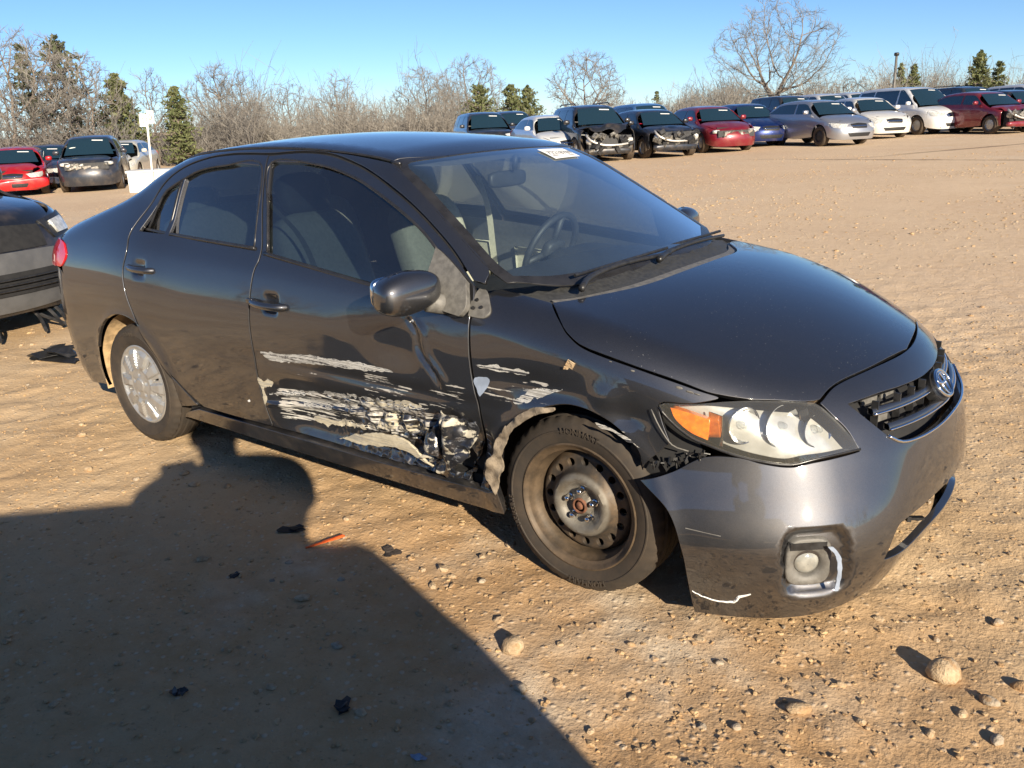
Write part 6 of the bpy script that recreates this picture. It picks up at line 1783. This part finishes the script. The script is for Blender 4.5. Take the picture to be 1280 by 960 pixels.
def lot_car(kind, x, y, rz, col, label, res=.11, damage=None, z=None, group='cars parked across the lot', name='parked_car', rim='silver', skip=(), lower=None, metal=.3, hooddent=.0, seed=0, racks=False):
    S = SHAPES[kind]; K = S.k; W, wr = K['W'], K['wr']
    rnd = np.random.default_rng(seed + 100)
    car = thing(name, label, 'car', (x, y, float(ground_z(x, y)) if z is None else z), R(rz), group)
    pm = bg_paint('car_paint_' + str(len(bpy.data.materials)), col, metal)
    mats = dict(paint=pm, glass=M['dark_glass'], lamp=M['lamp_bg'], black=M['black_plastic'], chrome=M['chrome'], red=M['red_lens'])
    sub = {'headlight': 1}
    out = car_panels(kind, res)
    crushed = damage in ('crushed', 'bumper_off')
    for nm, (mt, (V, FF, NN), mirr) in out.items():
        if nm in skip: continue
        if crushed and nm in ('grille', 'chrome_bar', 'lower_intake', 'headlight'): continue
        if damage == 'crushed' and nm == 'front_bumper': continue
        if nm in ('tail_lamp', 'back_window', 'trunk_lid', 'rear_bumper') and 'front_only' in skip: continue
        mat = mats[mt]
        if nm == 'front_bumper' and lower is not None: mat = lower
        if nm == 'hood' and hooddent:
            V2 = V.copy()
            k = sst(V2[:, 0], K['fx'] - .1, K['F'] - .2)
            V2[:, 2] += hooddent * k * (vnoise(V2[:, 0] * 4 + seed, V2[:, 1] * 3, seed) - .25) * 1.6
            V2[:, 0] -= hooddent * 1.2 * k
            me = shared((kind, nm, res, seed, 'd'), V2, FF, NN, mat)
        else: me = shared((kind, nm, res), V, FF, NN, mat)
        for s_ in ((1, -1) if mirr else (1,)):
            if s_ < 0: me2 = shared((kind, nm, res, 'm'), V * (1, -1, 1), [f[::-1] for f in FF], NN * (1, -1, 1), mat)
            else: me2 = me
            o = bpy.data.objects.new(nm, me2); link(o, car)
            o.material_slots[0].link = 'OBJECT'; o.material_slots[0].material = mat
    # wheels
    vf = bg_wheel(wr)
    for wx in (K['fx'], K['rx']):
        for s_ in (-1, 1):
            if ('w', round(wr, 3)) not in MESH:
                me = bpy.data.meshes.new('wheel'); me.from_pydata(vf[0], [], vf[1]); me.materials.append(M['silver']); MESH[('w', round(wr, 3))] = me
                m = MB(); m.lathe([(wr * .60, -.10), (wr * .70, -.112), (wr * .93, -.108), (wr, -.08), (wr, .08), (wr * .93, .105), (wr * .6, .10)], 24)
                me = bpy.data.meshes.new('tyre'); me.from_pydata(m.v, [], m.f); me.materials.append(M['rubber_far'])
                me.polygons.foreach_set('use_smooth', np.ones(len(me.polygons), bool)); MESH[('t', round(wr, 3))] = me
            w = bpy.data.objects.new('wheel', MESH[('w', round(wr, 3))]); link(w, car); w.location = (wx, s_ * (W - .125), wr); w.rotation_euler = (0, 0, 0 if s_ < 0 else math.pi)
            if rim == 'dark': w.material_slots[0].link = 'OBJECT'; w.material_slots[0].material = M['junk_dark']
            link(bpy.data.objects.new('tyre', MESH[('t', round(wr, 3))]), w)
    m = MB(); m.box((0, 0, .36), (K['F'] - K['R'] - .35, W * 1.2, .26)); m.box(((K['fx'] + K['F'] - .4) / 2 - .1, 0, .60), (K['F'] - K['fx'] - .1, W * 1.25, .36)); m.box((-.1, 0, .33), (2 * K['fx'] - .85, W * 1.8, .22))
    m.build('underbody', M['dark_inner'], car)
    # mirrors
    for s_ in (-1, 1):
        m = MB(); m.rbox((K['ws'][0] - .45, s_ * (W + .07), K['belt'] + .09), (.12, .20, .14), e=.6, n=6); m.build('side_mirror', pm, car, True)
    if racks:
        for s_ in (-1, 1):
            m = MB(); m.tube([(.3, s_ * .56, K['H'] + .0), (.15, s_ * .56, K['H'] + .05), (-1.3, s_ * .56, K['H'] + .03), (-1.5, s_ * .56, K['H'] - .02)], .02, 6); m.build('roof_rail', M['black_plastic'], car, True)
    # label on the glass
    wsx = lambda zz: K['ws'][0] - (zz - K['ws'][1]) * K['ws'][2]
    zz = K['H'] - .16
    q, n_ = surf(S.green, [(wsx(zz), a, zz + b) for a, b in ((.1, -.03), (.42, -.03), (.42, .04), (.1, .04))], (.6, 0, .8), .4, 1.2)
    make('lot_sticker', q + n_ * .012, [(0, 1, 2, 3)], M['white_label'], car, smooth=False)
    if crushed:
        F, fx = K['F'], K['fx']; hz = float(S.Zt(F - .2)) - .04
        if damage == 'crushed':
            m = MB(); m.box((fx + .55, 0, .52), (.25, 1.35, .50)); m.build('radiator', M['junk_dark'], car)
            for i in range(26):
                m = MB() if i % 13 == 0 else m
                m.box((fx + .66 + .14 * rnd.random(), (rnd.random() - .5) * 1.35, .32 + .48 * rnd.random()), (.05 + .2 * rnd.random(), .05 + .25 * rnd.random(), .03 + .14 * rnd.random()), rot=rotm(*(rnd.random(3) * .9)))
                if i % 13 == 12: m.build('engine_part', M['junk'] if i < 14 else M['junk_dark'], car)['kind'] = 'stuff'
            m = MB(); m.tube(polyline([(fx + .62, -.74, .82), (fx + .80, -.66, .66), (fx + .86, -.3, .52), (fx + .84, .2, .50), (fx + .74, .62, .54)], .15), .035, 6); m.build('crash_bar', M['junk_light'], car, True)
            m = MB(); m.rbox((fx + .74, -.10, .33), (.20, 1.5, .20), e=.5, n=8); m.build('bumper_remnant', pm, car, True)
            m = MB(); m.rbox((fx + .60, .58, .62), (.22, .34, .18), e=.6, n=8, rot=rotm(-.5, .2, 0)); m.build('headlight', M['lamp_bg'], car, True)
            m = MB(); m.rbox((fx + .62, -.60, .63), (.22, .28, .18), e=.6, n=8, rot=rotm(.5, .3, .2)); m.build('headlight', M['lamp_bg'], car, True)
        else:
            m = MB(); m.box((F - .16, 0, hz - .12), (.16, 1.25, .20)); m.build('radiator', M['junk_dark'], car)
            for k_, mt in ((0, M['junk']), (1, M['junk_light'])):
                m = MB()
                for i in range(8): m.box((F - .10 + .05 * rnd.random(), (rnd.random() - .5) * 1.1, hz - .06 - .14 * rnd.random()), (.05, .06 + .16 * rnd.random(), .03 + .07 * rnd.random()), rot=rotm(*(rnd.random(3) * .5)))
                m.build('engine_part', mt, car)['kind'] = 'stuff'
            for s_ in (-1, 1):
                m = MB(); m.rbox((F - .26, s_ * .62, hz - .05), (.16, .30, .12), e=.6, n=8, rot=rotm(-.5 * s_, 0, 0)); m.build('headlight', M['lamp_bg'], car, True)
    return car

def spot(az, d): return CX + d * math.cos(R(az)), CY + d * math.sin(R(az))
def park(kind, az, d, rz, col, label, **k):
    x, y = spot(az, d)
    return lot_car(kind, x, y, rz, col, label, **k)
A_ = -38
GR = 'wrecked and repossessed cars in rows across the lot'
LOT = [
    ('sedan', 156.5, 33, -30, (.48, .008, .012), 'red sedan with a crumpled hood at the far left edge, bumper hanging', dict(hooddent=.12, seed=1)),
    ('sedan', 154.9, 36, -36, (.02, .035, .075), 'dark navy car tucked between the red sedan and the dark crossover', dict()),
    ('suv', 152.6, 32.5, -34, (.030, .034, .044), 'dark crossover facing the camera with its front bumper missing and airbag showing', dict(damage='bumper_off', racks=False, seed=3)),
    ('sedan', 151.0, 37, -44, (.62, .60, .52), 'cream coloured sedan half hidden behind the dark crossover', dict()),
    ('suv', 129.2, 35.5, A_, (.02, .024, .03), 'dark crossover whose roof shows just above the grey sedan\'s roof', dict(racks=False)),
    ('suv', 127.4, 43, A_, (.025, .045, .09), 'blue car behind the white one, only its roofline visible', dict()),
    ('sedan', 125.0, 30.0, A_, (.80, .80, .78), 'white sedan with a torn front bumper, first in the right hand row', dict(damage=None, hooddent=.03, seed=5)),
    ('suv', 122.4, 29.0, -40, (.018, .020, .024), 'black crossover with its whole front end stripped to the radiator', dict(damage='crushed', hooddent=.16, racks=True, seed=6)),
    ('suv', 119.0, 37.0, A_, (.05, .16, .36), 'blue vehicle standing behind the crushed black sedan', dict()),
    ('sedan', 118.7, 29.8, -36, (.014, .018, .026), 'black sedan with a smashed front and bare metal showing', dict(damage='crushed', hooddent=.12, seed=7)),
    ('sedan', 115.1, 31.5, -40, (.20, .010, .020), 'maroon sedan with its grille knocked out', dict(damage='bumper_off', hooddent=.05, seed=8)),
    ('sedan', 112.9, 34.0, -42, (.006, .022, .12), 'bright blue sedan between the maroon and silver ones', dict(metal=.5)),
    ('suv', 110.4, 41.0, A_, (.025, .026, .03), 'dark wagon in the second row above the bright blue sedan', dict(racks=True)),
    ('suv', 108.3, 43.0, A_, (.70, .70, .68), 'white roofed wagon in the second row above the silver sedan', dict()),
    ('suv', 106.6, 46.0, A_, (.66, .66, .64), 'white wagon farther back, just left of the white minivan', dict()),
    ('sedan', 108.7, 32.5, -34, (.42, .43, .46), 'silver sedan seen from its front corner with dark wheels', dict(rim='dark', metal=.7)),
    ('sedan', 106.1, 36.5, -44, (.78, .76, .70), 'white sedan between the silver sedan and the white minivan', dict(seed=9)),
    ('van', 103.5, 39.0, -36, (.80, .80, .79), 'white minivan, the longest vehicle in the right hand row', dict()),
    ('suv', 100.7, 45.0, A_, (.03, .035, .045), 'dark wagon rising behind the wrecked dark red car', dict(racks=True)),
    ('sedan', 99.9, 37.5, -36, (.20, .012, .024), 'dark red car with its nose torn off, right of the white minivan', dict(damage='crushed', hooddent=.15, seed=11)),
    ('sedan', 98.4, 39.5, -38, (.014, .016, .022), 'black car at the far right edge of the row', dict()),
    ('suv', 97.7, 50.0, A_, (.70, .70, .70), 'pale vehicle behind the black car at the far right edge', dict()),
]
for i, (kind, az, d, rz, col, label, k) in enumerate(LOT):
    k = dict(k)
    c_ = park(kind, az, d, rz, col, label, group=GR, **k)
    if i == 2:
        S = SHAPES['suv']
        m = MB(); m.rbox((.86, -.40, 1.25), (.10, .46, .20), e=.8, n=8); m.build('airbag', M['airbag'], c_, True)
    if i == 0:
        m = MB(); m.rbox((2.18, .25, .38), (.16, 1.5, .34), e=.5, n=8, rot=rotm(.12, .1, .06)); m.build('hanging_bumper', [q for q in c_.children if q.name.startswith('body_side')][0].material_slots[0].material, c_, True)
# torn black crossover standing behind the sedan's tail
nx, ny = -7.79, -.59
near = lot_car('suv', nx, ny, 12, (.012, .013, .016), 'black crossover at the left edge with its grille smashed and lower bumper torn loose', res=.05, lower=None, name='parked_car', group=None, skip=('grille', 'chrome_bar', 'headlight', 'lower_intake'), metal=.2)
def near_details(o):
    S = SHAPES['suv']; K = S.k; fx, F = K['fx'], K['F']; T = S.tub
    c = lambda th, z, cn=0: (fx - .1 + math.cos(R(th)), math.sin(R(th)), z, cn)
    def pn(nm, pts, mat, off, res=.04): 
        V, FF, NN = panel_data(T, pts, cyl=(fx - .1, .8, 1), res=res, gap=0, flange=.03, off=off, reach=(1.7, 1.6)); return make(nm, V, FF, mat, o, NN)
    pn('bumper_skin', [c(-52, .62, 1), c(-20, .66), c(20, .66), c(52, .62, 1), c(50, .30, 1), c(20, .24), c(-20, .24), c(-50, .30, 1)], simple('scuffed_bumper_plastic', (.085, .085, .087), .45, var=.12, scale=9), .02)
    pn('grille_opening', [c(-24, .84, 1), c(0, .86), c(24, .84, 1), c(22, .68, 1), c(-22, .68, 1)], M['dark_inner'], .008)
    for s_ in (1, -1):
        pn('headlight', [c(26 * s_, .86, 1), c(40 * s_, .885), c(55 * s_, .90, 1), c(50 * s_, .76), c(30 * s_, .72, 1)][::s_], M['black_plastic'], .012)
        pn('lamp_lens', [c(32 * s_, .84, 1), c(44 * s_, .86, 1), c(43 * s_, .76, 1), c(33 * s_, .75, 1)][::s_], M['lamp_bg'], .03)
    it = pn('lower_grille', [c(-30, .52, 1), c(30, .52, 1), c(26, .36, 1), c(-26, .36, 1)], M['dark_inner'], .03)
    for z in (.40, .44, .48):
        pts = [(c(th, z)[0], c(th, z)[1], z) for th in np.linspace(-27, 27, 13)]
        D = np.array([(math.cos(R(t)), math.sin(R(t)), 0) for t in np.linspace(-27, 27, 13)])
        q, ok = solve(T, np.array([(fx - .1, 0, z)] * 13) + D * 1.7, -D, 0, 1.6, 80)
        m = MB(); m.tube(q + D * .045, .010, 5); m.build('grille_slat', M['black_plastic'], it, True)
    rnd = np.random.default_rng(5)
    m = MB()
    for i in range(9):
        y = -.3 + 1.1 * rnd.random()
        p0 = np.array((F - .12 - .1 * rnd.random(), y, .26)); m.tube(polyline([p0, p0 + (.05, .08, -.12), p0 + (.14 + .1 * rnd.random(), .22 * rnd.random(), -.22)], .06), .014, 5)
    m.build('torn_undertray', M['junk_dark'], o)
near_details(near)
shard('plastic_shard', -4.72, -.32, .55, .16, .05, 12, M['black_plastic'], 'long torn black strip on the ground under the black crossover\'s bumper', 'plastic shard', .3)
shard('plastic_shard', -4.95, -.10, .30, .12, .06, 13, M['black_plastic'], 'short torn black piece right against the black crossover\'s bumper', 'plastic shard', 1.0)
M['bin'] = simple('weathered_white_plastic', (.62, .61, .57), .55, var=.12, scale=4)
# white container beyond the sedan's trunk
def container():
    x, y = spot(149.35, 28.5)
    o = thing('white_bin', 'low white box standing behind the trunk, by the sign post', 'bin', (x, y, float(ground_z(x, y))), R(-38))
    m = MB(); m.box((0, 0, .28), (.95, 1.5, .56)); m.build('body', M['bin'], o)
    m = MB(); m.box((0, 0, .59), (1.02, 1.58, .055)); m.build('lid', M['bin'], o)
    for s_ in (-1, 1):
        m = MB(); m.box((.49, s_ * .45, .29), (.03, .07, .52)); m.build('rib', M['bin'], o)
container()
# ---------------------------------------------------------------- unseen things behind the camera, one of them invented: they throw the long shadow
lot_car('suv', 4.14, -4.58, 330, (.03, .03, .034), 'dark wagon parked tail first behind the photographer, outside the picture', group=None)
def blocker():  # invented box, added to shade the foreground and darken the door reflection
    o = thing('shadow_blocker', 'invented long grey shadow locker standing behind the photographer, outside the picture', 'blocker', (.86, -4.50, 0), R(45))
    g_ = simple('grey_blocker_steel', (.12, .12, .125), .5, .2, var=.2, scale=4)
    m = MB(); m.box((0, 0, .80), (3.2, .34, 1.44)); m.build('body', g_, o)
    m = MB(); m.box((0, 0, 1.55), (3.26, .40, .05)); m.build('top', g_, o)
    for i in range(4):
        for s_ in (-1, 1):
            m = MB(); m.box((-1.2 + .8 * i, s_ * .178, .82), (.74, .02, 1.30)); dr = m.build('door', g_, o)
            m = MB(); m.box((-1.2 + .8 * i + .30, s_ * .20, .85), (.03, .025, .16)); m.build('handle', M['black_plastic'], dr)
    for sx in (-1.5, 1.5):
        m = MB(); m.box((sx, 0, .04), (.12, .30, .08)); m.build('foot', g_, o)
blocker()
for i, (az, d, rz, kind, col, lab_) in enumerate(((-30, 26, 150, 'sedan', (.02, .02, .025), 'black sedan at the sunward end'), (-42, 27, 150, 'suv', (.05, .05, .055), 'dark grey wagon next to the black sedan'), (-55, 28, 150, 'sedan', (.14, .13, .12), 'taupe sedan'), (-70, 27, 150, 'suv', (.02, .02, .03), 'blue black wagon between taupe and red sedans'), (-86, 27, 150, 'sedan', (.10, .02, .02), 'dark red sedan'), (-104, 29, 150, 'suv', (.03, .03, .03), 'black wagon beyond the dark red sedan'), (-122, 30, 140, 'sedan', (.2, .2, .2), 'mid grey sedan at the far end'))):
    park(kind, az, d, rz, col, lab_ + ' in the row behind the camera', group='cars behind the camera')
def photographer():
    ex = Vector((.5, .866, 0))                      # his right hand side
    fwd = Vector((-.866, .5, 0))
    base = Vector((1.85, -3.06, 0))
    def W_(r, f, z): return base + ex * r + fwd * f + Vector((0, 0, z))
    J = {'pelvis': (0, 0, .98, .17), 'waist': (0, 0, 1.15, .20), 'chest': (0, .02, 1.43, .24), 'neck0': (0, .02, 1.59, .13), 'neck': (0, .03, 1.66, .09), 'head0': (0, .05, 1.73, .10), 'head': (0, .06, 1.80, .11), 'crown': (0, .05, 1.87, .08),
         'shR': (.22, .04, 1.54, .15), 'elR': (.32, .14, 1.47, .125), 'wrR': (-.08, .30, 1.49, .050), 'haR': (-.13, .33, 1.53, .036),
         'shL': (-.22, .04, 1.54, .15), 'elL': (-.32, .12, 1.47, .125), 'wrL': (-.28, .30, 1.48, .050), 'haL': (-.25, .33, 1.53, .036),
         'hipR': (.11, 0, .88, .10), 'knR': (.14, .04, .50, .068), 'anR': (.15, 0, .10, .05), 'toR': (.17, .18, .045, .042), 'hipL': (-.11, 0, .88, .10), 'knL': (-.14, .04, .50, .068), 'anL': (-.15, 0, .10, .05), 'toL': (-.17, .18, .045, .042)}
    E_ = [('pelvis', 'waist'), ('waist', 'chest'), ('chest', 'neck0'), ('neck0', 'neck'), ('neck', 'head0'), ('head0', 'head'), ('head', 'crown'), ('chest', 'shR'), ('shR', 'elR'), ('elR', 'wrR'), ('wrR', 'haR'), ('chest', 'shL'), ('shL', 'elL'), ('elL', 'wrL'), ('wrL', 'haL'),
          ('pelvis', 'hipR'), ('hipR', 'knR'), ('knR', 'anR'), ('anR', 'toR'), ('pelvis', 'hipL'), ('hipL', 'knL'), ('knL', 'anL'), ('anL', 'toL')]
    for sd_, sx in (('R', 1), ('L', -1)):
        hx = J['ha' + sd_]
        for f_ in range(4):
            a = ('f%s%d' % (sd_, f_)); J[a] = (hx[0] - sx * .02, hx[1] + .03, hx[2] + .03 - f_ * .02, .010); J[a + 'b'] = (hx[0] - sx * .055, hx[1] + .035, hx[2] + .032 - f_ * .02, .009)
            E_ += [('ha' + sd_, a), (a, a + 'b')]
        J['t' + sd_] = (hx[0] - sx * .03, hx[1] - .02, hx[2] + .03, .011); E_.append(('ha' + sd_, 't' + sd_))
    names = list(J)
    o = thing('person', 'person in a dark jacket holding a phone up with both hands, behind the camera', 'person', base[:])
    me = bpy.data.meshes.new('body')
    me.from_pydata([(W_(*J[n][:3]) - base)[:] for n in names], [(names.index(a), names.index(b)) for a, b in E_], [])
    b = bpy.data.objects.new('body', me); link(b, o)
    md = b.modifiers.new('Skin', 'SKIN'); md.use_smooth_shade = True
    for i, n in enumerate(names):
        me.skin_vertices[0].data[i].radius = (J[n][3],) * 2
        me.skin_vertices[0].data[i].use_root = (n == 'pelvis')
    b.modifiers.new('Subdivision', 'SUBSURF').levels = 2; b.modifiers['Subdivision'].render_levels = 2
    me.materials.append(simple('dark_jacket', (.03, .032, .04), .9, var=.2))
    m = MB(); m.rbox((0, 0, 0), (.22, .25, .16), e=.8, n=10)
    h = m.build('cap', simple('dark_cap', (.03, .03, .03), .9), o, True); h.location = W_(0, .05, 1.82) - base
    ph = MB(); ph.box((0, 0, 0), (.16, .008, .078), rz=math.atan2(ex.y, ex.x))
    p = ph.build('phone', M['black_plastic']); p.location = W_(-.19, .40, 1.53)
    tag(p, 'black phone held up by the photographer, behind the camera', 'phone')
photographer()
